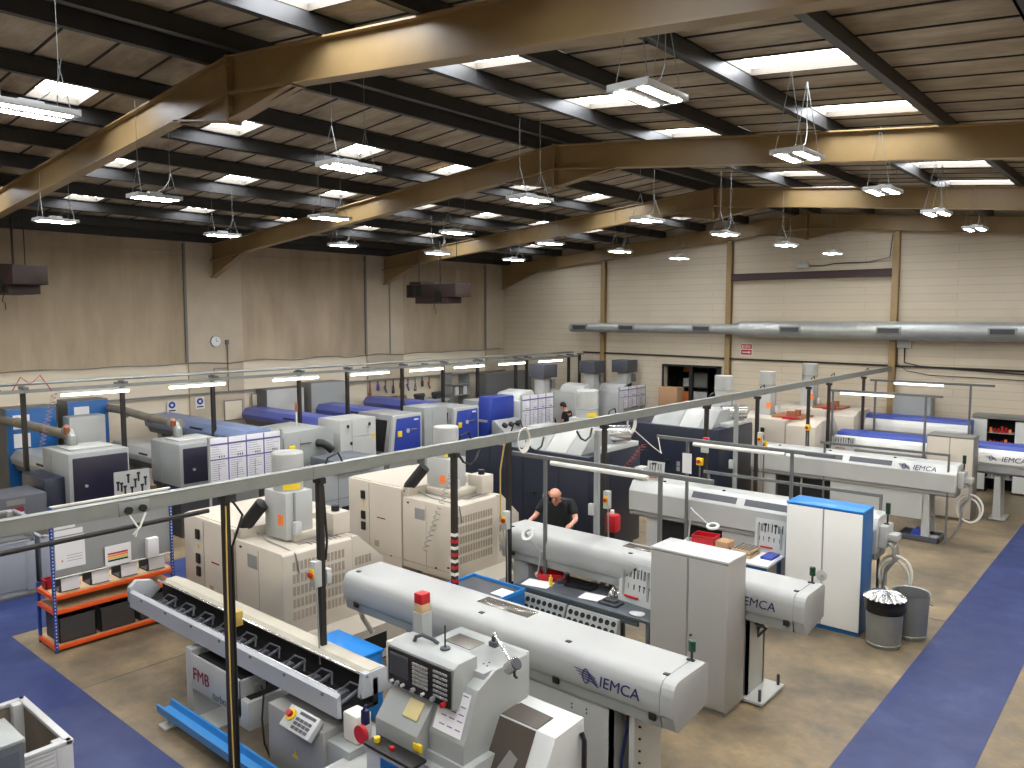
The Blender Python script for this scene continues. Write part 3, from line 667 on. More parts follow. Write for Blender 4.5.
# middle column with sloping front
MB().prism([(LY(4.28), .3), (LY(4.33), 1.36), (LY(4.5), 1.76), (LY(4.72), 1.86), (LY(5.14), 1.86), (LY(5.14), .3)], 'x', LX(-4.63), LX(-4.22), .006).build('chuck_cover', 'machgrey', t)
def slope_pt(x, u, off=.004):
    y = 4.33 + .17 * u; z = 1.36 + .40 * u
    return (LX(x), LY(y) - off, z + off * .4)
m = MB(); m.slab([slope_pt(-4.59, .08), slope_pt(-4.27, .08), slope_pt(-4.27, .88), slope_pt(-4.59, .88)], .003); pp = m.build('instruction_sheet', 'paper', t)
m = MB()
for a, b_ in ((.2, .3), (.36, .42), (.48, .56), (.62, .7), (.82, .9)):
    for i in range(3):
        x = -4.53 + .09 * i; m.slab([slope_pt(x, a, .009), slope_pt(x + .06, a, .009), slope_pt(x + .06, a + .02, .009), slope_pt(x, a + .02, .009)], .001)
m.build('printing', 'boardline', pp)
m = MB()
for x, y in ((-4.38, 4.74), (-4.36, 4.79), (-4.33, 4.73)): m.cyl((LX(x), LY(y), 1.86), (LX(x), LY(y), 1.864), .009, n=6)
m.build('screws', 'black', t)
# right hood with window
hp = [(LY(4.42), .5), (LY(4.5), .95), (LY(4.78), 1.45), (LY(5.17), 1.47), (LY(5.17), .5)]
MB().prism(hp, 'x', LX(-4.36), LX(-3.64), .008).build('door_hood', 'white', t)
def hs(x, u, off=.006):
    y = 4.5 + .28 * u; z = .95 + .5 * u
    return (LX(x), LY(y) - off, z + off * .5)
m = MB(); m.slab([hs(-4.28, -.0), hs(-3.83, -.0), hs(-3.83, .985), hs(-4.28, .985)], .004); wn = m.build('door_window', 'window', t)
m = MB(); m.slab([(LX(-4.28), LY(4.785), 1.454), (LX(-3.83), LY(4.785), 1.454), (LX(-3.83), LY(5.0), 1.464), (LX(-4.2), LY(5.02), 1.465)], .004); m.build('roof_window', 'window', t)
m = MB(); m.slab([hs(-4.12, .2, .011), hs(-3.98, .1, .011), hs(-3.92, .55, .011), hs(-4.02, .62, .011)], .001); m.build('turret_seen_inside', 'cabside', wn)
MB().tube([(LX(-3.63), LY(5.12), 1.36), (LX(-3.6), LY(5.12), 1.3), (LX(-3.6), LY(5.12), .5)], .022, 6).build('cable', 'black', t)
# yellowed pocket, pendant box
m = MB(); m.box(LX(-4.88), LX(-4.7), LY(4.24), LY(4.4), 1.46, 1.5, .01, Matrix.Rotation(.85, 4, 'X')); m.build('yellowed_cover', 'yellowed', t)
m = MB(); m.box(LX(-5.1), LX(-4.55), LY(4.04), LY(4.2), .78, 1.18, .02); pd = m.build('pendant_box', 'fmbside', t)
MB().box(LX(-5.11), LX(-4.5), LY(4.02), LY(4.19), 1.18, 1.21, .01).build('pendant_lid', 'black', pd)
MB().box(LX(-4.9), LX(-4.6), LY(4.032), LY(4.04), .82, 1.14).build('blue_plate', 'cabblue', pd)
MB().cyl((LX(-5.02), LY(4.1), 1.21), (LX(-5.02), LY(4.1), 1.25), .028, n=12).build('green_button', 'yellow', pd)
MB().cyl((LX(-4.83), LY(4.1), 1.21), (LX(-4.83), LY(4.1), 1.235), .022, n=12).build('red_button', 'red', pd)
text_part('marking', 'CE', .11, 'paper', pd, (LX(-5.08), LY(4.036), .92), (PI / 2, 0, 0), .001)
MB().box(LX(-4.68), LX(-4.58), LY(4.19), LY(4.22), 1.22, 1.29, .01).build('yellow_tab', 'yellow', t)

# work lamp clamped on the lathe
t = thing('work_lamp', 'silver cylindrical work lamp on a jointed arm over the near grey lathe', 'work lamp', (-4.48, 4.98, 1.905))
m = MB(); m.box(-.04, .04, -.03, .03, 0, .05, .01); m.cyl((0, 0, .04), (0, 0, .1), .02, n=10); m.build('clamp', 'darkgrey', t)
m = MB(); m.tube([(0, 0, .09), (.02, -.01, .12), (.36, -.18, .02)], .012, 8); m.ball((.02, -.01, .12), .022); m.build('arm', 'chrome', t)
a, b2 = Vector((.34, -.2, -.03)), Vector((.43, -.2, .04))
m = MB(); m.cyl(a, b2, .052, .058, n=20); hd = m.build('lamp_head', 'chrome', t)
m = MB(); m.cyl(b2, b2 + (b2 - a) * .08, .05, n=20); m.build('lens', 'darkgrey', hd)
MB().tube([b2 + Vector((-.01, -.02, -.04)), b2 + Vector((.0, -.02, -.1)), b2 + Vector((.03, -.03, -.1))], .012, 6).build('switch_lever', 'black', hd)

# ------------------------------------------------------------------ left-hand magazine feeder of the grey lathe
t = thing('bar_feeder', 'grey magazine bar feeder with open trough and red initials, running left from the grey lathe', 'bar feeder', (-10.5, 4.42, 0)); L = 4.5
MB().prism([(0, .94), (0, 1.14), (.04, 1.17), (.05, .92), (.3, .84), (.3, .82)], 'x', 0, L).build('front_channel', 'fmbside', t)
m = MB(); m.box(.02, L, .05, .5, .9, .93); m.box(.02, L, .44, .5, .9, 1.18); m.build('trough', 'dark', t)
m = MB(); m.prism([(.36, 1.22), (.42, 1.27), (.55, 1.27), (.68, 1.2), (.68, 1.1), (.66, 1.1), (.66, 1.19), (.54, 1.25), (.42, 1.25)], 'x', .2, L - .02); m.build('lid', 'fmbtop', t)
m = MB(); m.cyl((.05, .37, 1.225), (L, .37, 1.225), .014, n=8); m.cyl((.3, .06, 1.16), (L - .05, .06, 1.16), .01, n=6); m.build('guide_rail', 'chrome', t)
MB().prism([(0, 1.0), (0, 1.2), (.1, 1.28), (.3, 1.24), (.42, 1.1), (.3, 1.0)], 'x', -.06, 0.02, .006).build('end_cheek', 'fmbside', t)
MB().prism([(.3, 1.02), (.34, 1.26), (.6, 1.26), (.7, 1.14), (.7, 1.0)], 'x', L - .08, L, .004).build('end_cheek', 'fmbside', t)
for k in range(9):
    x = .35 + .48 * k; m = MB()
    m.box(x, x + .12, .12, .3, .94, 1.06, .01); m.cyl((x + .2, .1, 1.0), (x + .2, .38, 1.08), .02, n=8); m.tube([(x + .05, .2, 1.05), (x + .12, .3, 1.14), (x + .25, .34, 1.12), (x + .3, .3, 1.02)], .012, 5); m.build('bar_clamp', 'slate', t)
m = MB()
for k in range(7): m.box(.35 + .65 * k, .38 + .65 * k, -.012, 0, 1.1, 1.13)
m.build('clips', 'rail', t)
# pedestals
m = MB(); m.box(1.6, 1.75, -.05, .4, .02, .86, .006); m.box(1.75, 2.85, -.06, -.03, .4, .82, .004); m.box(2.82, 2.85, -.06, .22, .45, .82); m.box(1.6, 2.2, -.05, .5, 0, .03); pl = m.build('pedestal_plate', 'offwhite', t)
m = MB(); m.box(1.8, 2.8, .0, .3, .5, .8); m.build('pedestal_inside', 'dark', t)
text_part('lettering', 'FMB', .21, 'maroon', t, (1.79, -.064, .53), (PI / 2, 0, 0), .002, 0, .0)
text_part('lettering', 'turbo 3-36', .13, 'rail', t, (2.24, -.064, .43), (PI / 2, 0, 0), .002)
m = MB(); m.box(2.55, 3.0, -.06, .45, .3, .62, .008); s = m.build('oil_tank', 'offwhite', t)
m = MB(); m.box(2.6, 2.95, .0, .4, .62, .63); m.build('tank_opening', 'dark', s)
MB().box(2.7, 2.88, .1, .24, .63, .74, .02).build('tank_pump', 'cabgrey', s)
MB().tube([(2.8, .2, .7), (3.05, .1, .7), (3.2, -.02, .5), (3.25, -.03, .25), (3.35, 0, .05)], .011, 5).build('tank_cable', 'black', s)
m = MB(); m.box(3.45, 4.4, -.1, .45, .08, .8, .01); m.box(3.5, 4.36, -.05, .4, 0, .08); cb = m.build('control_cabinet', 'cabgrey', t)
m = MB(); m.box(4.4, 4.75, -.06, .45, .08, .72, .008); m.build('end_housing', 'machgrey', t)
MB().prism([(3.88, .38), (3.98, .38), (3.93, .46)], 'y', -.106, -.1).build('warning_sticker', 'yellow', cb)
KR = Matrix.Translation((4.1, -.16, .84)) @ Matrix.Rotation(.75, 4, 'X')
def kb(mb, *bx, b=0):
    mb.box(*bx, b); return mb
def kfin(mb, name, m_, par):
    bmesh.ops.transform(mb.bm, matrix=KR, verts=mb.bm.verts); return mb.build(name, m_, par)
k = kfin(MB().box(-.24, .24, -.11, .11, -.07, .0, .008), 'keypad_box', 'white', cb)
kfin(MB().cyl((-.15, .02, 0), (-.15, .02, .02), .06, n=16), 'button_ring', 'yellow', k)
kfin(MB().cyl((-.15, .02, .02), (-.15, .02, .06), .032, n=14), 'stop_button', 'red', k)
m = MB(); m.box(-.05, .2, .06, .09, 0, .006)
for i in range(4):
    for j in range(3): m.box(-.06 + .065 * i, -.01 + .065 * i, -.085 + .042 * j, -.055 + .042 * j, 0, .008)
kfin(m, 'keys', 'slate', k)
m = MB(); m.box(2.62, 2.74, .12, .3, 1.14, 1.2); 
m = MB(); m.tube([(4.8, .06, 1.0), (4.84, .04, 1.12), (4.9, .03, 1.2)], .014, 6); m.box(4.8, 4.87, .04, .1, .98, 1.12, .01); m.build('clamp_lever', 'logo', t)
m = MB(); m.lathe([(.0, -.02), (.05, -.015), (.085, -.02), (.085, .02), (.05, .015), (0, .02)], (4.86, .0, .92), 18, 'y'); m.build('hand_wheel', 'red', t)
MB().box(4.5, 4.72, .06, .24, .72, 1.0, .02).build('bottle', 'wirewhite', t)
# sticker box hanging on the trough
o = MB().box(-.06, .06, -.05, .05, 0, .17, .006).build('yellow_tag_box', 'rope', None, (-8.15, 4.62, 1.25)); tag(o, 'small yellow and white box perched on the open trough beside the nearest post', 'box')
# cream box at lathe base bottom
t = thing('coolant_box', 'low grey metal box in front of the red hand wheel', 'box', (-5.55, 4.2, 0))
MB().box(-.28, .38, -.15, .35, 0, .62, .008).build('body', 'fmbside', t); MB().box(-.29, .39, -.16, .36, .62, .64, .004).build('lid', 'offwhite', t); MB().box(-.12, -.08, -.17, -.15, .4, .5).build('catch', 'black', t)

# blue floor rail on white feet
t = thing('floor_rail', 'bright blue channel rail lying on small feet along the front of the magazine feeder', 'rail', (-8.95, 4.12, 0))
MB().prism([(-.09, .16), (-.1, .26), (-.075, .26), (-.06, .19), (.06, .19), (.075, .26), (.1, .26), (.09, .16)], 'x', 0, 4.3).build('channel', 'railblue', t)
for x in (.12, 2.2, 4.2):
    m = MB(); m.box(x - .09, x + .09, -.1, .1, 0, .03, .004); m.cyl((x - .04, 0, .03), (x - .04, 0, .17), .015, n=8); m.cyl((x + .04, 0, .03), (x + .04, 0, .17), .015, n=8); m.build('foot', 'offwhite', t)
MB().prism([(2.18, .165), (2.34, .165), (2.26, .25)], 'y', -.103, -.1).build('triangle_sticker', 'paper', t)

# ------------------------------------------------------------------ cabinets on the right
def two_door(label, x0, x1, y0, y1, h, body, trim, top=None, side=None, handle='dot'):
    t = thing('two_door_cabinet', label, 'cabinet', (x0, y0, 0)); W = x1 - x0; D = y1 - y0
    m = MB(); m.box(0, W, .015, D, .06, h - .02, .004); m.build('body', side or body, t)
    m = MB(); m.box(.02, W - .02, .04, D - .02, 0, .06); m.build('plinth', side or trim, t)
    MB().box(-.005, W + .005, -.005, D + .005, h - .03, h, .004).build('top', top or body, t)
    for i in range(2):
        d = MB().box(.008 + (W / 2 + .004) * i, W / 2 - .008 + (W / 2 + .004) * i, -.005, .018, .08, h - .045, .004).build('door', body, t)
        if i == 1:
            if handle == 'dot': MB().cyl((W / 2 + .06, -.006, h * .48), (W / 2 + .06, -.02, h * .48), .014, n=10).build('lock', 'black', d)
            elif handle == 'plate':
                k = MB().cyl((W / 2 - .0, -.006, h * .44), (W / 2 - .0, -.014, h * .44), .085, n=20).build('handle_plate', 'crate', d); MB().cyl((W / 2 + .02, -.012, h * .44), (W / 2 + .02, -.05, h * .44), .02, n=10).build('knob', 'midgrey', k)
    MB().box(W / 2 - .01, W / 2 + .012, -.008, .0, .08, h - .045).build('door_strip', trim, t)
    return t
two_door('plain grey two-door steel cabinet standing between the two nearest white bar feeders', -4.98, -3.94, 8.5, 9.0, 1.92, 'cabgrey', 'cabside', 'crate')
two_door('tall white two-door cabinet with bright blue top and blue side', -4.62, -3.48, 12.02, 12.55, 1.92, 'cabwhite', 'cabgrey', 'skyblue', 'cabblue', 'plate')
two_door('cream two-door cabinet with dark side in front of the far blue-lidded feeder', -4.58, -3.6, 20.6, 21.2, 2.0, 'cream', 'creamdk', 'cabside', 'cabside')

# ------------------------------------------------------------------ overhead busbar runs and posts of the right-hand row
TX = -6.9
t = thing('overhead_trunking', 'long galvanised cable trunking crossing the whole machine row at head height', 'cable trunking', (TX, 1.6, 3.1))
m = MB(); m.box(-.05, .05, 0, GY - 1.85, 0, .006); m.box(-.05, -.046, 0, GY - 1.85, 0, .125); m.box(.046, .05, 0, GY - 1.85, 0, .125); m.box(-.05, .05, 0, GY - 1.85, .118, .125); m.build('channel', 'galv', t)
m = MB()
for y in (3.2, 6.2, 9.2, 12.2, 15.2, 18.2, 21.2): m.box(-.053, .053, y - .02, y + .02, -.002, .128)
m.build('joint_sleeve', 'galv', t); t.rotation_euler = (.004, 0, -.011)
o = MB().cyl((TX, 1.5, 2.96), (TX, 3.66, 2.98), .022, n=10).build('conduit_pipe', 'blackpost', None); tag(o, 'dark conduit pipe running just under the near end of the long trunking', 'pipe')
posts = [(3.83, 'dark brown steel post nearest the camera, with a yellow hose tied along it'), (4.91, 'dark brown steel post carrying a white isolator box beside the nearest cream lathe'), (6.93, 'dark brown steel post with black-and-red banding between the first two cream lathes'),
         (8.18, 'dark brown steel post at the left end of the nearest cross light rail'), (10.3, 'dark brown steel post in front of the nearer navy lathe, beside the red can'), (13.78, 'dark brown steel post with a red and white holder'), (16.13, 'dark brown steel post in front of the farther navy lathe end, with an orange switch'),
         (19.14, 'dark brown steel post in front of the switch column of the third cream lathe'), (20.57, 'dark brown steel post just right of the third cream lathe'), (23.42, 'dark brown steel post of the long trunking closest to the end wall')]
P0 = None
for i, (y, lab) in enumerate(posts):
    if P0 is None:
        t = thing('steel_post', lab, 'post', (TX, y, 0), 0, None)
        m = MB(); m.box(-.035, .035, -.03, .03, .012, 3.1); m.build('shaft', 'blackpost', t); m = MB(); m.box(-.08, .08, -.08, .08, 0, .012); m.build('base_plate', 'blackpost', t)
        MB().box(-.07, .07, -.035, .035, 3.04, 3.098).build('head_clamp', 'blackpost', t); P0 = t; kids_cached(P0)
    else: t = dup(P0, (TX, y, 0) if i != 3 else (-7.72, 8.93, -.12), 0, lab)
    if i == 0:
        MB().tube([(.045, -.02, 3.0), (.05, -.03, 2.2), (.045, -.03, 1.2), (.05, -.02, .1)], .008, 6).build('yellow_hose', 'rope', t)
        MB().tube([(.03, .05, 3.05), (.1, .12, 2.9), (.04, .04, 2.6), (.04, .04, .1)], .012, 6).build('black_cable', 'black', t)
    if i in (1, ):
        MB().tube([(0, .045, 3.0), (.03, .06, 2.4), (.02, .045, 2.2)], .014, 6).build('black_cable', 'black', t)
    if i == 2:
        for k in range(9): MB().box(-.038, .038, -.033, .033, 1.35 + .085 * k, 1.39 + .085 * k).build('band', 'red' if k % 2 else 'wirewhite', t)
    if i == 3: MB().tube([(-.04, -.04, 3.05), (-.08, -.1, 2.6), (-.1, -.08, 1.9), (-.05, -.04, 1.5)], .012, 6).build('yellow_hose', 'rope', t)
    if i == 5: MB().box(-.06, .08, -.1, -.03, 2.2, 2.34, .01).build('holder', 'offwhite', t); MB().box(-.02, .1, -.12, -.03, 2.34, 2.5, .02).build('red_gun', 'red', t)
    if i > 0:
        MB().tube([(0, .04, 3.15), (.02, .1, 3.3), (.04, .22, 3.34), (.03, .3, 3.2)], .012, 6).build('cable_loop', 'black', t)
def isolator(x, y, z, lab):
    t = thing('isolator_switch', lab, 'switch', (x, y, z))
    MB().box(-.05, .05, -.09, .0, -.14, .14, .008).build('case', 'offwhite', t); MB().box(-.04, .04, -.1, -.088, -.05, .06, .004).build('yellow_plate', 'yellow', t); MB().cyl((0, -.1, 0), (0, -.13, 0), .03, n=14).build('knob', 'red', t)
    MB().tube([(.02, -.05, -.14), (.03, -.05, -.5), (.01, -.02, -1.0)], .01, 5).build('cable', 'midgrey', t)
isolator(TX + .02, 4.87, 2.08, 'grey isolator box with yellow and red knob, nearest the camera')
isolator(-7.7, 8.89, 1.72, 'grey isolator box with yellow and red knob beside the end of the second bar feeder')
isolator(TX + .12, 10.26, 1.93, 'grey isolator box with knob in front of the navy lathe, right of the bald worker')
isolator(TX + .12, 16.09, 2.2, 'grey isolator box with orange knob by the far navy lathe')
for (y, z, lab) in ((5.0, 2.02, 'small white socket on the second dark post'), ):
    o = MB().box(-.03, .05, .0, .06, -.08, .08, .008).build('socket_box', 'white', None, (TX, y - .05, z)); tag(o, lab, 'socket')
# junction sockets on the near trunking
t = thing('socket_pair', 'two dark round sockets on a galvanised plate joining the near trunking', 'socket', (TX + .056, 4.27 - 1.0 + .0, 3.14))
t.location = (TX + .05, 2.95, 3.15)
m = MB(); m.box(0, .02, -.13, .13, -.055, .06, .004); m.build('plate', 'galv', t)
for y in (-.055, .065): MB().cyl((.02, y, -.01), (.05, y, -.01), .032, n=14).build('socket', 'black', t)
m = MB(); m.tube([(.05, -.06, -.05), (.07, 0, -.16), (.06, -.02, -.24)], .009, 5); m.tube([(.05, .08, -.05), (.07, .02, -.16), (.06, -.04, -.22)], .009, 5); m.build('cable', 'wirewhite', t)

# light grey power columns with switches
for (y, lab) in ((9.9, 'pale steel power column with white switch, left of the orange-knob isolator'), (14.8, 'pale steel power column with white switch, in front of the farther navy lathe')):
    t = thing('power_column', lab, 'column', (TX + .14, y, 0)); m = MB(); m.box(-.035, .035, -.03, .03, 0, 3.06); m.build('shaft', 'alu', t); MB().box(-.04, .04, -.034, .0, .2, 3.0).build('cover_strip', 'machgrey', t)
    MB().box(-.1, -.02, -.1, -.03, 1.75, 1.93, .008).build('switch', 'white', t)

# cross light rails
def cross_rail(lab, y, x0, x1, z, legs, tube, foot=0.0, lit=False):
    t = thing('cross_light_rail', lab, 'light rail', (x0, y, z)); L = x1 - x0
    m = MB(); m.box(0, L, -.03, .03, -.03, .03, .003); m.build('rail', 'rail', t)
    m = MB(); m.cyl((tube[0] - x0, -.03, -.06), (tube[1] - x0, -.03, -.06), .03 if lit else .036, n=12); m.build('light_tube', 'tubedim' if lit else 'tubeoff', t)
    for lx in legs: m = MB(); m.box(lx - x0 - .025, lx - x0 + .025, -.02, .02, -z + foot, -.03); m.build('upright', 'rail', t)
    return t
c1 = cross_rail('grey cross rail with unlit tube over the tool bench, nearest the camera', 9.045, -7.75, -4.42, 2.72, (-7.1, -5.17), (-6.97, -5.34), 0)
cross_rail('grey cross rail with unlit tube over the white-topped bench', 12.63, -7.3, -4.1, 2.6, (-6.68, -4.79), (-6.55, -4.9))
cross_rail('grey cross rail with lit tube ending above the cream two-door cabinet', 21.18, -7.1, -4.4, 2.86, (-7.0, -4.77), (-6.8, -5.5), 0, True)
cross_rail('grey cross rail with lit tube nearest the end wall, over the last blue-lidded feeder', 23.85, -6.85, -3.75, 2.98, (-6.8 + .1, -4.3), (-6.2, -4.95), 0, True)
# coiled white cables looped on the trunking
for (y, z, lab) in ((8.15, 3.12, 'ring of coiled white cable tied under the trunking at the first cross rail'), (10.9, 3.08, 'ring of coiled white cable tied under the trunking at the second cross rail')):
    m = MB()
    for k in range(4):
        r = .135 + .012 * k; m.tube([(TX + .1 + .01 * k, y + r * math.cos(a) * .75, z + r * math.sin(a)) for a in [j * PI / 10 for j in range(20)]], .009, 5, True)
    o = m.build('cable_coil', 'wirewhite', None); tag(o, lab, 'cable')
o = MB().tube([(TX + .1, 11.0, 2.95), (-6.8, 11.6, 2.6), (-6.85, 12.0, 2.42), (-7.1, 12.4, 2.4), (-7.28, 12.62, 2.6)], .009, 5).build('hanging_cable', 'wirewhite', None); tag(o, 'thin white cable drooping from the second coil to the second cross rail', 'cable')
def coil(name, pts0, pts1, r, turns, m_, lab, th=.006):
    m = MB(); a = Vector(pts0); b_ = Vector(pts1); P = []
    for i in range(turns * 10 + 1):
        f = i / (turns * 10); c = a.lerp(b_, f); an = 2 * PI * i / 10; P.append(c + Vector((r * math.cos(an), r * math.sin(an), 0)))
    m.tube(P, th, 4); o = m.build(name, m_, None); tag(o, lab, 'hose')
coil('coiled_hose', (-9.0, 9.05, 2.35), (-9.35, 8.7, .95), .05, 16, 'cabside', 'stretched grey coil hose hanging across the second cream lathe')
coil('coiled_hose', (-8.3, 13.9, 2.2), (-8.5, 13.4, 1.7), .06, 9, 'wirered', 'stretched red coil hose in front of the farther navy lathe')

# ------------------------------------------------------------------ benches
def tool(m, k, x, z, s=1.0):
    """little silhouettes on a board, drawn in board coordinates"""
    if k == 0: m.box(x - .008 * s, x + .008 * s, 0, .004, z - .07 * s, z + .02 * s); m.box(x - .022 * s, x + .022 * s, 0, .004, z + .02 * s, z + .05 * s)
    elif k == 1: m.box(x - .006 * s, x + .006 * s, 0, .004, z - .06 * s, z + .05 * s)
    elif k == 2: m.cyl((x, 0, z + .03 * s), (x, .004, z + .03 * s), .022 * s, n=10); m.box(x - .007 * s, x + .007 * s, 0, .004, z - .07 * s, z + .02 * s)
    else: m.box(x - .012 * s, x - .004 * s, 0, .004, z - .06 * s, z + .04 * s); m.box(x + .004 * s, x + .012 * s, 0, .004, z - .06 * s, z + .04 * s)
def shadow_board(lab, loc, w, h, rx, rz, seed, accent='red'):
    t = thing('shadow_board', lab, 'tool board', loc, rz); rr = random.Random(seed)
    R_ = Matrix.Rotation(rx, 4, 'X')
    m = MB(); m.prism([(-w / 2, 0), (w / 2, 0), (w / 2 * 1.02, h), (-w / 2 * 1.02, h)], 'y', 0, .012); bmesh.ops.transform(m.bm, matrix=R_, verts=m.bm.verts); m.build('panel', 'white', t)
    m = MB(); x = -w / 2 + .06; 
    while x < w / 2 - .04: tool(m, rr.randrange(4), x, h * .76, 1.25); x += .05 + .02 * rr.random()
    x = -w / 2 + .08
    while x < w / 2 - .04: tool(m, rr.randrange(4), x, h * .42, .7); x += .07 + .03 * rr.random()
    bmesh.ops.transform(m.bm, matrix=R_ @ Matrix.Translation((0, -.005, 0)), verts=m.bm.verts); m.build('tool_silhouettes', 'tool', t)
    m = MB(); m.box(-w * .3, w * .12, -.03, .0, h * .14, h * .19, .008); bmesh.ops.transform(m.bm, matrix=R_, verts=m.bm.verts); m.build('hung_tool', accent, t)
    for q in (-.4, .34): MB().box(w * q, w * q + w * .06, .01, .02, 0, h * .8).build('rear_strut', 'machgrey', t)
    return t
t = thing('tool_bench', 'dark grey steel workbench with perforated tool holders between the two nearest bar feeders', 'workbench', (-7.3, 8.56, 0))
MB().box(0, 2.3, 0, .8, .86, .9, .006).build('worktop', 'benchtop', t); 
for x in (.04, .72, 1.4, 2.2):
    MB().box(x, x + .05, .04, .09, 0, .86).build('leg', 'tread', t); MB().box(x, x + .05, .7, .75, 0, .86).build('leg', 'tread', t)
MB().box(.04, 2.1, .02, .05, .78, .86).build('apron', 'benchtop', t)
for i, (a, c) in enumerate(((.16, .98), (1.02, 1.84))):
    m = MB(); m.prism([(0, .42), (-.2, .40), (-.04, .82), (0, .82)], 'x', a, c); hp_ = m.build('collet_rack', 'machgrey', t)
    m = MB()
    for r in range(4):
        for k in range(8):
            x = a + .06 + .1 * k; z = .46 + .1 * r; y = -.2 + .38 * (z - .40) + .004
            m.cyl((x, y - .012, z + .003), (x, y + .02, z - .01), .036, n=12)
    m.build('collet_holes', 'dark', hp_)
m = MB(); m.box(.6, 1.3, .1, .5, .9, .904); m.build('rubber_mat', 'slate', t)
def boxthing(name, lab, cat, x0, x1, y0, y1, z0, z1, m_, b=.006, rz=0, group=None):
    cx, cy = (x0 + x1) / 2, (y0 + y1) / 2
    o = MB().box(x0 - cx, x1 - cx, y0 - cy, y1 - cy, 0, z1 - z0, b).build(name, m_, None, (cx, cy, z0)); o.rotation_euler[2] = rz; tag(o, lab, cat, group); return o
def open_tray(name, lab, cat, cx, cy, z, w, d, h, m_, rz=0):
    m = MB(); t_ = .012
    m.box(-w / 2, w / 2, -d / 2, d / 2, 0, .01); m.box(-w / 2, w / 2, -d / 2, -d / 2 + t_, 0, h); m.box(-w / 2, w / 2, d / 2 - t_, d / 2, 0, h); m.box(-w / 2, -w / 2 + t_, -d / 2, d / 2, 0, h); m.box(w / 2 - t_, w / 2, -d / 2, d / 2, 0, h)
    m.box(-w / 2 - .01, w / 2 + .01, -d / 2 - .01, -d / 2 + .003, h - .012, h); m.box(-w / 2 - .01, w / 2 + .01, d / 2 - .003, d / 2 + .01, h - .012, h)
    o = m.build(name, m_, None, (cx, cy, z)); o.rotation_euler[2] = rz; tag(o, lab, cat); return o
open_tray('parts_tray', 'bright red plastic tray on the dark workbench', 'tray', -7.0, 9.1, .9, .42, .26, .09, 'red', .5)
boxthing('paper_sheet', 'white sheet of paper at the left end of the dark workbench', 'paper', -7.22, -6.8, 8.62, 8.9, .905, .908, 'paper', 0, .2)
boxthing('paper_sheet', 'white sheet with blue heading in the middle of the dark workbench', 'paper', -6.25, -5.9, 8.7, 8.95, .905, .908, 'paper', 0, .15)
open_tray('parts_tray', 'black tray of small parts on the dark workbench', 'tray', -6.45, 9.05, .9, .44, .2, .05, 'black', .1)
rr = random.Random(5)
names = [('vernier_gauge', 'dark dial gauge beside the red tray', 'gauge'), ('spray_can', 'small yellow-topped bottle beside the red tray', 'bottle'), ('drill_chuck', 'steel drill chuck on the dark workbench near the shadow board', 'chuck'), ('collet_block', 'metal collet block beside the shadow board', 'collet'), ('rag', 'crumpled pale cloth at the right end of the dark workbench', 'cloth')]
m = MB(); m.cyl((0, 0, 0), (0, 0, .05), .05, n=14); m.cyl((0, 0, .05), (.06, .05, .12), .012, n=8); m.ball((.06, .05, .14), .03); o = m.build(names[0][0], 'darkgrey', None, (-6.78, 9.0, .9)); tag(o, names[0][1], names[0][2])
m = MB(); m.cyl((0, 0, 0), (0, 0, .12), .028, n=12); m.cyl((0, 0, .12), (0, 0, .16), .015, n=10); o = m.build(names[1][0], 'yellow', None, (-6.82, 8.82, .9)); tag(o, names[1][1], names[1][2])
for i, (x, y) in enumerate(((-5.95, 9.15), (-5.8, 9.05), (-5.7, 9.2), (-5.88, 8.98))):
    m = MB(); m.lathe([(0, 0), (.05, 0), (.05, .05), (.03, .08), (.015, .11), (0, .11)], n=12); o = m.build('drill_chuck', 'chrome', None, (x, y, .9)); tag(o, 'steel drill chuck among the small tools left of the shadow board on the dark bench', 'chuck', 'steel chucks on the workbench')
m = MB(); m.box(-.15, .15, -.1, .1, 0, .035, .005); m.box(-.1, .1, -.05, .05, .035, .07, .005); o = m.build('vice_block', 'darkgrey', None, (-5.75, 8.78, .9)); tag(o, 'dark metal vice block in front of the steel chucks on the dark bench', 'vice')
m = MB(); m.ball((0, 0, .012), .1, (1.1, .8, .18)); m.ball((.05, .02, .02), .06, (1, .8, .3)); o = m.build('rag', 'crate', None, (-5.28, 8.68, .9)); tag(o, names[4][1], 'cloth')
shadow_board('white shadow board with black tool outlines leaning on the dark workbench', (-5.5, 8.97, .9), .56, .56, -.12, -.1, 3)
def magnifier(lab, base, hub, head, tilt):
    t = thing('magnifier_lamp', lab, 'lamp', base); B0 = Vector(base); h = Vector(hub) - B0; e = Vector(head) - B0
    MB().box(-.04, .04, -.03, .03, 0, .06, .008).build('clamp', 'offwhite', t)
    m = MB(); m.tube([(0, 0, .04), h], .012, 7); m.tube([h, e], .014, 7); m.ball(h, .022); m.build('arm', 'offwhite', t)
    m = MB(); m.lathe([(.065, -.015), (.105, -.018), (.115, 0), (.105, .018), (.065, .015), (.065, -.015)], n=24); bmesh.ops.transform(m.bm, matrix=Matrix.Translation(e + Vector((.08, -.02, 0))) @ Matrix.Rotation(tilt, 4, 'X'), verts=m.bm.verts); r = m.build('ring_head', 'white', t)
magnifier('white ring magnifier lamp clamped at the left end of the dark workbench', (-7.22, 9.02, .9), (-7.15, 9.0, 1.3), (-7.25, 8.75, 1.62), .9)
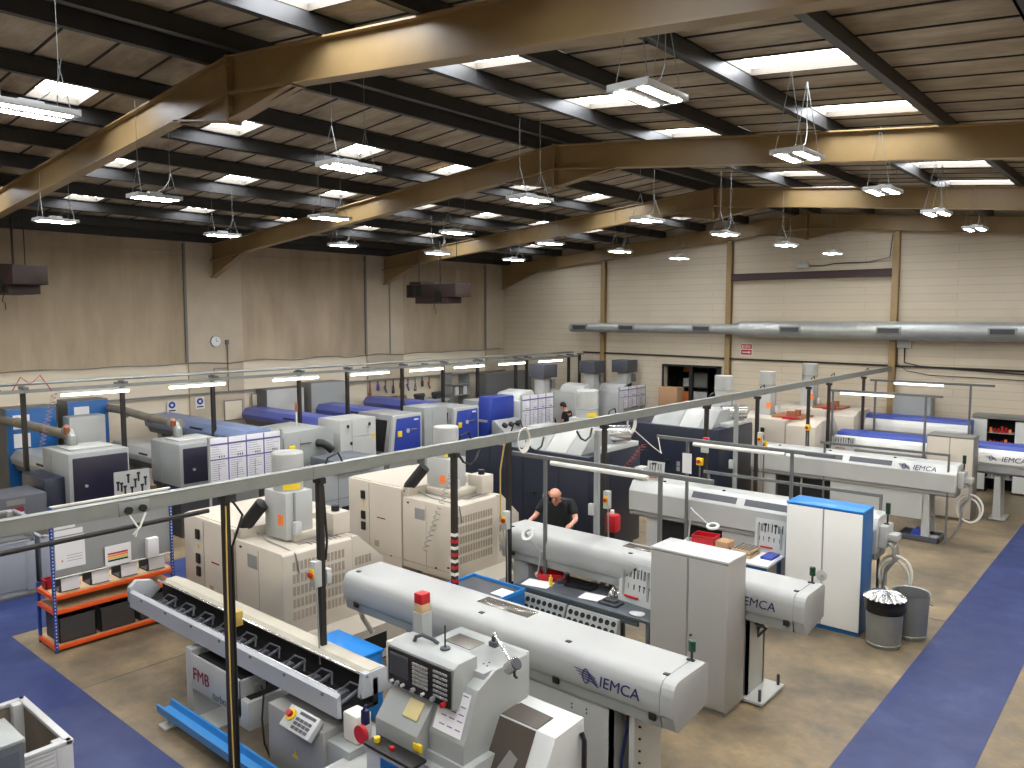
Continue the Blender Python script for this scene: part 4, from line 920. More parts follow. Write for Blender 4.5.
# white topped bench behind the grey cabinet
t = thing('white_bench', 'white-topped bench with blue frame left of the blue-topped cabinet', 'workbench', (-6.5, 11.72, 0))
MB().box(0, 1.72, 0, .72, .86, .9, .006).build('worktop', 'workwhite', t); MB().box(.03, 1.69, .03, .06, .72, .86).build('apron', 'cabblue', t)
for x in (.04, 1.62):
    for y in (.05, .62): MB().box(x, x + .05, y, y + .05, 0, .86).build('leg', 'cabblue', t)
boxthing('binder', 'blue binder lying on white papers on the white-topped bench', 'binder', -5.02, -4.83, 12.0, 12.35, .912, .95, 'blue', .004)
boxthing('paper_stack', 'stack of white papers under the blue binder', 'paper', -5.1, -4.8, 11.85, 12.38, .9, .912, 'paper', 0)
for k in range(2):
    t = thing('collet_tray', 'beige %s collet tray left of the blue binder' % ('upper' if k else 'lower'), 'tray', (-5.3, 12.1, .9 + .07 * k)); MB().box(-.15, .15, -.2, .2, 0, .05, .004).build('tray_body', 'chip', t)
    m = MB()
    for a in range(5):
        for c in range(6): m.cyl((-.12 + .06 * a, -.16 + .064 * c, .05), (-.12 + .06 * a, -.16 + .064 * c, .069), .02, n=8)
    m.build('collets', 'rail', t)
shadow_board('white shadow board with dark tool outlines on the white-topped bench', (-5.05, 12.42, .9), .52, .55, -.12, 0, 8)
open_tray('parts_tray', 'red plastic box at the left of the white-topped bench', 'tray', -6.1, 12.25, .9, .4, .3, .16, 'red', .1)
boxthing('cardboard_box', 'small open cardboard box next to the red plastic box', 'box', -5.85, -5.62, 12.1, 12.35, .9, 1.03, 'card')
magnifier('white ring magnifier lamp reaching over the white-topped bench', (-6.4, 12.2, .9), (-6.3, 12.1, 1.5), (-5.9, 11.95, 1.32), .3)
for i in range(5):
    m = MB(); m.cyl((0, 0, 0), (0, 0, .05), .03, n=10); m.cyl((0, 0, .05), (0, 0, .08), .016, n=8); o = m.build('tool_holder', 'darkgrey', None, (-5.6 + .09 * i - .05 * (i % 2), 11.95 + .1 * (i % 2), .9)); tag(o, 'small dark tool holder standing on the white-topped bench', 'tool holder', 'tool holders on the white-topped bench')
shadow_board('white shadow board with dark outlines standing on the third bar feeder', (-7.55, 13.0, 1.685), .36, .36, -.1, 0, 12)
boxthing('control_box', 'white control box beside the shadow board on the third bar feeder', 'control box', -7.92, -7.74, 12.85, 13.1, 1.685, 1.92, 'offwhite')
shadow_board('small white shadow board at the left end of the farther blue-lidded feeder', (-6.7, 21.15, 1.3), .6, .36, -.1, 0, 21)
# paper hanging on an upright
boxthing('paper_sheet', 'white paper taped to the cross rail upright above the third bar feeder', 'paper', -6.76, -6.58, 12.595, 12.603, 2.0, 2.36, 'paper', 0)
# carts
t = thing('tool_chest', 'bright blue lidded chest between the magazine feeder and the nearest white bar feeder', 'chest', (-7.85, 5.2, 0)); MB().box(0, .85, 0, .62, .08, .86, .01).build('body', 'skyblue', t); MB().box(-.015, .865, -.015, .635, .86, .9, .01).build('lid', 'skyblue', t); MB().box(.48, .6, .2, .28, .9, .903).build('label_plate', 'paper', t); MB().box(.1, .75, .1, .5, 0, .08).build('plinth', 'black', t)
t = thing('tool_cart', 'blue tool cart with dark mat top beside the end of the second bar feeder', 'cart', (-7.95, 7.84, 0)); MB().box(0, 1.0, 0, .55, .1, .9, .01).build('body', 'cabblue', t)
m = MB(); m.box(-.01, 1.01, -.01, .015, .9, .95); m.box(-.01, 1.01, .535, .56, .9, .95); m.box(-.01, .015, 0, .55, .9, .95); m.box(.985, 1.01, 0, .55, .9, .95); m.build('rim', 'skyblue', t)
MB().box(.02, .98, .02, .53, .9, .915).build('mat', 'darkgrey', t); MB().box(.7, .95, .15, .4, .915, .92).build('note', 'paper', t); MB().box(.2, .8, -.02, 0, .6, .64, .004).build('handle', 'white', t)
for x in (.1, .9):
    for y in (.08, .47): MB().cyl((x, y - .02, .05), (x, y + .02, .05), .05, n=14).build('castor', 'black', t)
# bins
def bin_(lab, x, y, lid):
    t = thing('metal_bin', lab, 'bin', (x, y, 0)); rb = .225; rt_ = .26; H = .68
    m = MB(); n = 64; rings = []
    for r, z in ((rb - .01, 0.0), (rb, .03), (rb + .005, .06), (rt_ - .012, H - .12), (rt_, H), (rt_ + .012, H + .01), (rt_ - .01, H), (rt_ - .02, H - .2), (rb - .02, .02)):
        m_r = []
        for k in range(n):
            a = 2 * PI * k / n; q = r + (.006 if k % 2 and .04 < z < H - .05 and len(rings) < 5 else 0); m_r.append(m.bm.verts.new((q * math.cos(a), q * math.sin(a), z)))
        rings.append(m_r)
    for A, B in zip(rings, rings[1:]):
        for k in range(n): m.bm.faces.new((A[k], A[(k + 1) % n], B[(k + 1) % n], B[k]))
    m.bm.faces.new(rings[-1]); m.bm.faces.new(rings[0][::-1]); m.build('body', 'galv', t)
    m = MB(); m.lathe([(rb + .008, .05), (rb + .016, .06), (rb + .008, .07)], n=40); m.build('hoop', 'galv', t)
    if lid:
        m = MB(); n = 44; c = m.bm.verts.new((0, 0, H + .14)); R0 = []; R1 = []; R2 = []
        for k in range(n):
            a = 2 * PI * k / n; z = .022 if k % 2 else 0
            R0.append(m.bm.verts.new((.06 * math.cos(a), .06 * math.sin(a), H + .135 + z * .2))); R1.append(m.bm.verts.new((.2 * math.cos(a), .2 * math.sin(a), H + .09 + z))); R2.append(m.bm.verts.new((.29 * math.cos(a), .29 * math.sin(a), H + .035 + z)))
        for k in range(n):
            j = (k + 1) % n; m.bm.faces.new((c, R0[k], R0[j])); m.bm.faces.new((R0[k], R1[k], R1[j], R0[j])); m.bm.faces.new((R1[k], R2[k], R2[j], R1[j]))
        m.build('fluted_lid', 'chrome', t, smooth=False)
        m = MB(); m.lathe([(rt_ + .01, H - .16), (rt_ + .028, H - .12), (rt_ + .018, H - .06), (rt_ + .026, H + .02), (rt_ - .03, H + .025)], n=24); m.build('bin_liner', 'bag', t)
    else:
        for s in (-1, 1): MB().tube([(.27 * s, -.06, H - .1), (.31 * s, -.04, H - .13), (.31 * s, .04, H - .13), (.27 * s, .06, H - .1)], .008, 5).build('handle', 'galv', t)
bin_('ribbed metal dustbin with black liner and fluted lid beside the blue cabinet', -3.13, 12.02, True)
bin_('open metal dustbin behind the lidded one', -2.93, 12.62, False)
# drip tray under feeder four
t = thing('drip_tray', 'dark shallow tray with folded blue cloth on the floor under the named angular feeder', 'tray', (-4.2, 18.5, 0))
m = MB(); m.box(-.35, .45, -.3, .3, 0, .015); m.box(-.35, .45, -.3, -.28, 0, .12); m.box(-.35, .45, .28, .3, 0, .12); m.box(-.35, -.33, -.3, .3, 0, .12); m.box(.43, .45, -.3, .3, 0, .12); m.build('tray', 'slate', t)
m = MB(); m.prism([(-.2, .02), (.15, .02), (-.02, .26)], 'y', -.15, .1, .02); m.build('blue_cloth', 'blue', t)
# red can
t = thing('red_can', 'red container standing by the dark post in front of the navy lathe', 'can', (-6.95, 10.62, 0))
MB().cyl((0, 0, 0), (0, 0, 1.3), .05, n=10).build('stand', 'blackpost', t); MB().box(-.14, .12, -.1, .1, 1.3, 1.6, .05).build('body', 'red', t); MB().cyl((.0, 0, 1.6), (.0, 0, 1.66), .035, n=10).build('cap', 'wirewhite', t)
# emergency buttons
for x, y, z, lab in ((-6.98, 13.7, 1.95, 'yellow emergency stop box on a stalk in front of the farther navy lathe'), (-6.8, 16.3, 1.98, 'orange and yellow stop button by the fourth isolator'), (-6.85, 19.0, 2.05, 'yellow stop button beside the third cream lathe')):
    t = thing('stop_box', lab, 'stop button', (x, y, 0)); MB().cyl((0, 0, 0), (0, 0, z), .015, n=6).build('stalk', 'rail', t); MB().box(-.06, .06, -.04, .04, z, z + .14, .01).build('case', 'yellow', t); MB().cyl((0, -.04, z + .07), (0, -.08, z + .07), .035, n=12).build('button', 'red', t)
# black support rails over the angular feeders
for y, x0, x1, lab in ((13.42, -6.75, -3.6, 'thin dark support bar running above the third bar feeder'), (18.33, -6.3, -3.62, 'thin dark support bar running above the named angular feeder')):
    t = thing('support_bar', lab, 'bar', (x0, y, 1.9)); L = x1 - x0; MB().box(0, L, -.02, .02, -.025, .025).build('bar', 'rail', t)
    for x in (.1, L - .02): MB().box(x - .02, x + .02, -.02, .02, -1.9, -.02).build('stay', 'rail', t)

# ------------------------------------------------------------------ orange and blue rack
t = thing('storage_rack', 'boltless rack with blue uprights and orange beams beside the blue walkway', 'rack', (-12.64, 4.02, 0)); W = 1.72; D = .62
for x in (0, D):
    for y in (0, W):
        m = MB(); m.box(x - .02, x + .02, y - .02, y + .02, 0, 2.12 if x > 0 else .9); m.build('upright', 'racking', t)
m = MB()
for k in range(40):
    for y in (0, W): m.box(D + .0205, D + .0215, y - .007, y + .007, .08 + .05 * k, .1 + .05 * k)
m.build('slots', 'wirewhite', t)
for z in (.1, .62, .83):
    m = MB(); m.box(D - .01, D + .024, .02, W - .02, z - .06, z, .003); m.box(-.024, .01, .02, W - .02, z - .06, z); m.box(0, D, -.022, .012, z - .06, z); m.box(0, D, W - .012, W + .022, z - .06, z); s = m.build('shelf_beam', 'orangepaint', t)
    MB().box(.0, D - .01, .01, W - .01, z - .012, z + .006).build('shelf_board', 'chip', s)
MB().box(D - .014, D - .004, .02, W - .02, 1.1, 2.1).build('front_panel', 'midgrey', t)
MB().box(D - .02, D + .02, 0, W, 2.1, 2.13).build('top_rail', 'wirewhite', t)
MB().cyl((D, 0, 1.08), (D, W, 1.08), .012, n=8).build('label_rail', 'wirewhite', t)
for k in range(3):
    y0 = 4.06 + .57 * k; o = open_tray('storage_bin', 'dark plastic crate on the lowest rack shelf, %s' % ['nearest the blue upright', 'in the middle', 'at the far end'][k], 'crate', -12.31, y0 + .27, .108, .5, .5, .36, 'binblack')
for k in range(4):
    y0 = 4.1 + .42 * k; lab = ['first', 'second', 'third', 'fourth'][k]
    t = thing('picking_bin', 'dark picking bin with white card on the top rack shelf, %s from the left' % lab, 'bin', (-12.25, y0 + .16, .838))
    m = MB(); m.prism([(-.14, 0), (.14, 0), (.17, .1), (.14, .1), (.12, .02), (-.12, .02), (-.13, .17), (-.15, .17)], 'y', -.14, .14); m.build('bin_shell', 'binblack', t)
    MB().slab([(.175, -.12, .02), (.175, .13, .02), (.16, .13, .2), (.16, -.12, .2)], .003).build('card', 'paper', t)
def sheet(name, lab, x, y0, y1, z0, z1, m_='paper', cat='notice'):
    o = MB().box(0, .004, 0, y1 - y0, 0, z1 - z0).build(name, m_, None, (x, y0, z0)); tag(o, lab, cat); return o
s = sheet('notice_sheet', 'white paper with small coloured dots on the rack back panel by the near upright', -12.02, 4.06, 4.46, 1.2, 1.66)
m = MB(); m.box(.004, .006, .08, .1, .1, .13); m.build('mark', 'orange', s); m = MB()
for k in range(3): m.box(.004, .006, .15, .36, .1 + .04 * k, .106 + .04 * k)
m.build('print_lines', 'cabside', s)
sheet('notice_sheet', 'smaller white paper above the dotted one on the rack', -12.02, 4.06, 4.44, 1.68, 1.76); sheet('notice_sheet', 'topmost white paper on the rack by the near upright', -12.02, 4.06, 4.34, 1.78, 1.93)
s = sheet('colour_chart', 'white card with red, orange, yellow and green stripes standing on the rack', -11.99, 4.72, 5.1, 1.1, 1.4, 'paper', 'chart')
for k, c in enumerate(('green', 'yellow', 'orange', 'red')): MB().box(.004, .007, .04, .33, .06 + .035 * k, .085 + .035 * k).build('stripe', c, s)
t = thing('paper_pad', 'white block of papers hanging at the far end of the rack', 'paper', (-12.01, 5.32, 1.1)); MB().box(0, .1, 0, .17, 0, .3, .004).build('pad', 'paper', t)
open_tray('red_box', 'small red open box at the near corner of the top rack shelf', 'box', -12.46, 4.1, .838, .16, .12, .14, 'red')

# ------------------------------------------------------------------ pallet boxes
def pallet_box(lab, x0, x1, y0, y1, z, h, m_, inner, n=None):
    W, D = x1 - x0, y1 - y0; t = thing('pallet_box', lab, 'pallet box', (x0, y0, z))
    m = MB(); T = .045
    m.box(0, W, 0, T, .1, h, .006); m.box(0, W, D - T, D, .1, h, .006); m.box(0, T, 0, D, .1, h, .006); m.box(W - T, W, 0, D, .1, h, .006)
    for x in (0, W - .14):
        for y in (0, D - .14): m.box(x - .006, x + .146, y - .006, y + .146, .06, h + .002, .012)
    m.build('walls', m_, t)
    m = MB(); m.box(-.01, W + .01, -.01, .06, h - .03, h + .012, .008); m.box(-.01, W + .01, D - .06, D + .01, h - .03, h + .012, .008); m.box(-.01, .06, 0, D, h - .03, h + .012, .008); m.box(W - .06, W + .01, 0, D, h - .03, h + .012, .008); m.build('rim', m_, t)
    MB().box(T, W - T, T, D - T, .1, .13).build('floor_panel', inner, t)
    m = MB(); m.box(T, W - T, D - T - .004, D - T, .13, h - .04); m.box(T, T + .004, T, D - T, .13, h - .04); m.box(T, W - T, T, T + .004, .13, h - .04); m.box(W - T - .004, W - T, T, D - T, .13, h - .04); m.build('liner', inner, t)
    m = MB()
    for k in range(4): m.box(W + .0, W + .008, .16, D - .16, h - .06 - .045 * k, h - .045 - .045 * k); m.box(.16, W - .16, -.008, 0, h - .06 - .045 * k, h - .045 - .045 * k)
    m.build('ribs', m_, t)
    m = MB()
    for x in (.02, W / 2 - .08, W - .18): m.box(x, x + .16, 0, D, 0, .1, .005)
    m.build('skids', m_, t); return t
pallet_box('pale grey plastic pallet box, open and dirty inside, at the lower left corner', -9.15, -7.85, 1.7, 2.72, 0, .78, 'crate', 'cratein')
pallet_box('lilac-grey plastic pallet box left of the rack, lower of its stack', -15.95, -15.0, 3.5, 4.75, 0.007, .95, 'lilac', 'cratein')
pallet_box('grey plastic pallet box left of the rack, on top of the lilac one', -15.95, -15.0, 3.5, 4.75, .98, .34, 'midgrey', 'cratein')
pallet_box('lilac-grey plastic pallet box behind the rack uprights', -15.95, -15.0, 4.85, 6.05, 0.007, .95, 'lilac', 'cratein')
t = thing('steel_locker', 'dark grey steel locker with pale top at the very lower left corner', 'cabinet', (-7.19, 2.12, 0)); MB().box(-.5, 0, -.5, 0, 0, 1.26, .006).build('body', 'tread', t); MB().box(-.51, .01, -.51, .01, 1.26, 1.29, .004).build('top', 'machgrey', t); MB().box(-.01, .006, -.46, -.04, .05, 1.2).build('door', 'tread', t)

# ------------------------------------------------------------------ left-hand row: overhead run, tubes, posts
LX0 = -17.62
t = thing('overhead_trunking', 'grey cable trunking with fluorescent tubes running above the far left machine row', 'cable trunking', (LX0, 2.5, 3.27))
MB().box(-.04, .04, 0, 21.9, 0, .07).build('channel', 'galv', t)
m = MB()
for k in range(9): m.box(-.3, .0, 2.6 + 2.3 * k, 2.64 + 2.3 * k, .05, .09)
m.build('bracket', 'rail', t)
o = MB().cyl((LX0 - .35, 2.5, 3.43), (LX0 - .35, 24.6, 3.43), .035, n=8).build('supply_pipe', 'galv', None); tag(o, 'grey supply pipe running behind the far left trunking', 'pipe')
T0 = None
for i, (a, c) in enumerate(((6.19, 7.57), (8.46, 9.86), (11.15, 12.55), (13.6, 15.0), (15.8, 17.17), (17.7, 19.05), (19.8, 21.2), (21.96, 23.35))):
    lab = 'lit fluorescent tube lamp under the far left trunking, %s from the left' % ['first', 'second', 'third', 'fourth', 'fifth', 'sixth', 'seventh', 'eighth'][i]
    if T0 is None:
        T0 = thing('fluorescent_lamp', lab, 'lamp', (LX0 + .06, (a + c) / 2, 3.2), 0, 'fluorescent lamps of the left row')
        MB().box(-.04, .04, -.68, .68, .01, .05).build('batten', 'white', T0); MB().cyl((0, -.68, -.02), (0, .68, -.02), .028, n=10).build('tube', 'tubeglow', T0)
        kids_cached(T0)
    else: dup(T0, (LX0 + .06, (a + c) / 2, 3.2), 0, lab)
Q0 = None
wher = ['in front of the left blue cabinet', 'between the two grey lathes with violet doors', 'behind the second grey lathe', 'behind the grey lathe with a black hose', 'left of the first blue-panelled lathe', 'right of the first blue-panelled lathe', 'above the second blue-panelled lathe', 'left of the grey corner cabinets', 'in front of the grey corner cabinets', 'left of the farthest fluorescent tube', 'closest to the block end wall', 'second closest to the block end wall']
for i, y in enumerate((5.55, 7.5, 9.62, 12.05, 13.62, 15.65, 17.35, 18.95, 20.9, 21.5, 24.7, 24.0)):
    lab = 'thin dark post of the far left row ' + wher[i]
    if Q0 is None:
        Q0 = thing('steel_post', lab, 'post', (LX0 - .12, y, 0)); MB().box(-.045, .045, -.04, .04, .01, 3.4).build('shaft', 'blackpost', Q0); MB().box(-.08, .08, -.08, .08, 0, .01).build('base_plate', 'blackpost', Q0)
        MB().box(-.1, .2, -.05, .05, 3.34, 3.39).build('arm', 'rail', Q0); kids_cached(Q0)
    else: dup(Q0, (LX0 - .12, y, 0), 0, lab)

XF = -16.2
def door_lathe(y, lab, D=1.12, z=2.07):
    """grey lathe with a dark violet sliding door on its aisle face and an elbow duct on the roof"""
    t = thing('gang_lathe', lab, 'lathe', (XF - 1.35, y, 0)); W = 1.35
    MB().box(0, W, 0, D, 1.12, z, .04).build('cabinet_body', 'machgrey', t)
    m = MB(); m.box(.1, W - .12, .06, D - .05, 0, 1.2); m.build('base', 'darkgrey', t)
    MB().box(W - .02, W + .02, .08, D - .04, 1.2, z - .1, .02).build('door', 'purple', t)
    MB().box(.35, W - .3, .15, D - .2, z, z + .04, .01).build('roof_hatch', 'offwhite', t)
    m = MB(); m.box(.15, W - .05, -.004, .0, z - .16, z - .15); m.box(.5, .51, -.004, 0, 1.1, z - .05); m.build('panel_joint', 'midgrey', t)
    MB().cyl((W + .02, .3, 1.5), (W + .06, .3, 1.5), .03, n=10).build('handle', 'machgrey', t)
    MB().tube([(.5, .4, z + .02), (.5, .4, z + .2), (.4, .4, z + .3), (.2, .4, z + .32)], .1, 12).build('duct_elbow', 'galv', t)
    MB().cyl((.43, .34, z + .28), (.52, .3, z + .44), .07, .05, n=12).build('copper_cap', 'copper', t)
    MB().box(-.14, .0, .1, D - .2, 1.0, 1.7, .01).build('side_box', 'slate', t)
    return t
door_lathe(5.78, 'grey lathe with dark violet door, nearest in the far left row', 1.16, 2.16)
door_lathe(7.98, 'grey lathe with dark violet door beside the first planning board')
for y, x0, dz, lab in ((6.25, -22.0, .0, 'long tan extraction duct running left from the nearest violet-door lathe'), (8.6, -21.7, .1, 'long tan extraction duct running left from the second violet-door lathe')):
    t = thing('extraction_duct', lab, 'duct', (XF - 1.15, y, 2.36)); L = -(x0 - (XF - 1.15))
    P = [(0, 0, 0), (-L * .35, 0, .0), (-L * .7, 0, -.02 + dz), (-L, 0, -.04 + dz)]
    MB().tube(P if dz == 0 else P + [(-L - .12, 0, -.14), (-L - .14, 0, -.5), (-L - .14, 0, -1.0)], .1, 14).build('pipe', 'tan', t)
    for f in (.33, .66): MB().cyl((-L * f - .04, 0, 0.0), (-L * f + .04, 0, 0), .112, n=16).build('collar', 'tan', t)

def lid_feeder(y, x0, x1, z, m_lid, lab, D=.8):
    t = thing('bar_feeder', lab, 'bar feeder', (x0, y, 0)); L = x1 - x0
    MB().prism([(0, z - .32), (-.03, z - .17), (.1, z), (D - .1, z), (D, z - .17), (D, z - .32)], 'x', 0, L, .012).build('lid', m_lid, t)
    MB().prism([(.03, z - .32), (.1, z - .48), (D - .1, z - .48), (D - .03, z - .32)], 'x', .05, L - .03).build('tray', 'rail', t)
    for x in (.6, L - .7): m = MB(); m.box(x - .12, x + .12, .1, D - .1, 0, z - .44, .01); m.build('stand', 'midgrey', t)
    MB().box(L * .5, L * .62, -.022, -.0, z - .14, z - .1).build('lid_handle', 'black', t)
    MB().box(L * .78, L * .86, -.021, -.002, z - .24, z - .19).build('white_badge', 'paper', t)
    return t
lid_feeder(6.3, -21.15, -17.75, 1.62, 'offwhite', 'off-white bar feeder in front of the two blue cabinets')
lid_feeder(9.62, -21.4, -16.4, 2.15, 'slateblue', 'slate-blue lidded bar feeder in front of the round safety signs')
lid_feeder(8.62, -21.3, -17.8, 1.55, 'offwhite', 'off-white bar feeder in front of the second extraction duct')
lid_feeder(12.7, -21.7, -17.3, 2.02, 'violet', 'periwinkle-blue lidded bar feeder, nearest of the three')
lid_feeder(15.1, -21.3, -17.7, 1.98, 'violet', 'periwinkle-blue lidded bar feeder, middle of the three')
lid_feeder(17.35, -21.7, -17.7, 2.0, 'violet', 'periwinkle-blue lidded bar feeder, farthest of the three')

# grey lathe with hose
t = thing('gang_lathe', 'pale grey lathe with yellow switch and black hose, right of the planning board', 'lathe', (XF - 1.5, 10.55, 0)); W = 1.5
MB().prism([(0, .9), (0, 1.9), (.08, 2.02), (1.2, 2.06), (1.45, 1.9), (1.45, .9)], 'x', 0, W, .02).build('cabinet_body', 'machgrey', t); MB().box(.1, W - .1, .05, 1.4, 0, .95).build('base', 'midgrey', t)
MB().box(.2, .62, -.04, .0, 1.5, 1.82, .01).build('control_panel', 'machgrey', t); MB().box(.26, .56, -.046, -.04, 1.56, 1.78).build('screen', 'slate', t)
MB().box(W, W + .05, .12, .28, 1.55, 1.7, .01).build('switch', 'yellow', t)
MB().tube([(W, .95, 1.68), (W + .12, 1.0, 1.68), (W + .22, 1.1, 1.6), (W + .24, 1.2, 1.5)], .1, 10).build('hose', 'black', t)
m = MB(); m.box(W, W + .004, .45, .455, 1.1, 1.85); m.box(W, W + .03, .45, .75, 1.7, 1.73); m.build('door_joint', 'rail', t)
MB().cyl((.7, .9, 2.05), (.7, .9, 2.4), .02, n=8).build('beacon_pole', 'wirewhite', t); MB().cyl((.7, .9, 2.4), (.7, .9, 2.62), .04, n=12).build('beacon', 'copper', t)
boxthing('coolant_unit', 'slate-blue flat box standing low in front of the pale grey lathe', 'box', -15.95, -14.9, 11.1, 12.3, 1.12, 1.42, 'tread', .02)
t = thing('service_unit', 'light grey panelled service unit between the cream lathes and the far left row', 'service unit', (-16.0, 10.6, 0)); MB().box(0, 1.0, 0, 2.0, 0, 1.12, .015).build('body', 'machgrey', t)
m = MB(); m.box(1.0, 1.006, .6, .61, .1, 1.08); m.box(1.0, 1.006, 1.3, 1.31, .1, 1.08); m.box(1.0, 1.006, .05, 1.95, .5, .51); m.build('panel_joint', 'rail', t); MB().box(1.0, 1.03, .7, 1.2, .14, .3).build('grille', 'black', t)
# electrical cabinet
t = thing('electrical_cabinet', 'tall off-white electrical cabinet left of the first blue-panelled lathe', 'cabinet', (XF - .95, 12.2, 0)); MB().box(0, .95, 0, 1.15, 0, 2.16, .012).build('body', 'offwhite', t)
m = MB(); m.box(.95, .956, .36, .37, .1, 2.1); m.box(.95, .956, .4, 1.1, 1.7, 1.71); m.build('door_joint', 'midgrey', t)
for y, z in ((.2, 1.95), (.9, 1.95), (.3, 1.5), (.34, 1.1)): MB().box(.95, .98, y, y + .06, z, z + .08, .006).build('catch', 'black', t)
MB().prism([(.95, 1.6), (1.1, 1.6), (1.1, 1.75)], 'x', .95, .956).build('yellow_sticker', 'yellow', t)
def blue_lathe(y, lab, D=1.15, z=2.1):
    t = thing('blue_lathe', lab, 'lathe', (XF - 1.6, y, 0)); W = 1.6
    MB().prism([(0, .95), (0.18, z), (D, z), (D, .95)], 'x', .0, W - .12, .02).build('cabinet_body', 'midgrey', t); MB().box(.1, W - .15, .08, D - .05, 0, 1.0).build('base', 'midgrey', t)
    MB().prism([(.01, 1.1), (.14, z - .14), (.15, z - .14), (.02, 1.1)], 'x', .3, W - .3).build('side_window', 'dark', t)
    m = MB(); m.prism([(-.02, 1.0), (.14, z - .03), (.2, z + .01), (D, z + .01), (D, 1.0)], 'x', W - .12, W - .0, .02); m.build('end_frame', 'offwhite', t)
    MB().prism([(.1, 1.06), (.22, z - .08), (D - .06, z - .06), (D - .06, 1.06)], 'x', W - .002, W + .012, .004).build('blue_panel', 'blue', t)
    MB().box(W + .01, W + .05, .24, .38, 1.52, 1.68, .01).build('yellow_switch', 'yellow', t); MB().cyl((W + .01, .62, 1.66), (W + .03, .62, 1.66), .06, n=14).build('round_gauge', 'offwhite', t); MB().box(W + .01, W + .03, .7, .95, 1.68, 1.71).build('lever', 'chrome', t)
    MB().box(W + .012, W + .016, D - .3, D - .14, z - .17, z - .13).build('badge', 'paper', t)
    return t
blue_lathe(13.85, 'lathe with royal-blue end panel and dark side window, nearer of two')
blue_lathe(16.2, 'lathe with royal-blue end panel and dark side window, farther of two')
t = thing('electrical_cabinet', 'pale grey cabinet standing between the two blue-panelled lathes', 'cabinet', (XF - .95, 15.15, 0)); MB().box(0, .9, 0, .9, 0, 2.22, .012).build('body', 'machgrey', t); MB().box(.9, .906, .3, .31, .1, 2.1).build('door_joint', 'midgrey', t)
t = thing('blue_lathe', 'lathe with tilted plain blue front, right of the farther blue-panelled lathe', 'lathe', (XF - 1.5, 17.75, 0)); MB().prism([(0, 1.0), (.25, 2.3), (1.25, 2.3), (1.25, 1.0)], 'x', .9, 1.5, .03).build('blue_front', 'blue', t); MB().box(0, 1.4, .1, 1.3, 0, 1.6, .02).build('cabinet_body', 'midgrey', t); MB().box(.2, .9, .25, 1.2, 1.6, 2.15, .03).build('upper_body', 'machgrey', t)
t = thing('operator_desk', 'grey desk with round dials in front of the tilted blue lathe', 'desk', (-15.9, 17.6, 0)); MB().box(0, .6, 0, 1.1, 0, 1.2, .01).build('cabinet', 'rail', t); MB().prism([(0, 1.2), (.6, 1.2), (.6, 1.3), (.1, 1.65), (0, 1.65)], 'y', 0, 1.1, .01).build('sloping_panel', 'midgrey', t)
for k in range(3): MB().cyl((.33, .2 + .3 * k, 1.48), (.38, .2 + .3 * k, 1.54), .09, n=14).build('dial', 'black', t)
t = thing('work_table', 'grey table with stacked white papers under the middle of the trunking', 'table', (-15.0, 15.7, 0)); MB().box(0, 1.0, 0, 2.0, 1.1, 1.16, .01).build('table_top', 'machgrey', t)
for x in (.05, .9):
    for y in (.05, 1.9): MB().box(x, x + .05, y, y + .05, 0, 1.1).build('leg', 'rail', t)
boxthing('paper_stack', 'thick stack of white papers on the grey table', 'paper', -14.75, -14.2, 16.2, 17.2, 1.16, 1.26, 'paper', .004, .1)
# white lathes with extraction boxes on columns
def white_lathe(y, D, lab, xb, yb, lab2, face=-16.0):
    t = thing('white_lathe', lab, 'lathe', (face - 1.5, y, 0)); z = 2.12
    MB().box(0, 1.5, 0, D, .9, z, .05).build('cabinet_body', 'white', t); MB().box(.05, 1.4, .05, D - .05, 0, .95).build('base', 'machgrey', t)
    MB().prism([(.15, z), (.3, z + .2), (D - .3, z + .28), (D - .1, z)], 'x', .3, 1.3, .03).build('curved_hood', 'white', t)
    MB().box(1.5, 1.52, D * .45, D * .85, 1.5, 2.0, .01).build('window', 'dark', t)
    MB().box(1.5, 1.56, D * .2, D * .32, 1.6, 1.8, .01).build('yellow_switch', 'yellow', t)
    e = thing('extraction_unit', lab2, 'extraction unit', (xb, yb, z))
    MB().box(-.2, .2, -.2, .2, 0, .68, .01).build('column', 'offwhite', e); MB().box(-.33, .33, -.36, .36, .66, 1.1, .012).build('filter_box', 'slate', e); MB().box(.24, .34, .1, .25, .3, .6, .01).build('control', 'rail', e)
    return t
white_lathe(19.05, 1.2, 'white lathe with curved hood right of the second planning board', -16.25, 20.55, 'dark grey extraction box on a white column, leftmost of three')
white_lathe(22.55, 1.0, 'white lathe with dark window in the far left row behind the standing worker', -16.2, 23.35, 'dark grey extraction box on a white column, middle of three')
white_lathe(23.9, 1.1, 'white lathe in the far corner by the block end wall', -15.6, 24.55, 'dark grey extraction box on a white column, rightmost of three', -15.2)
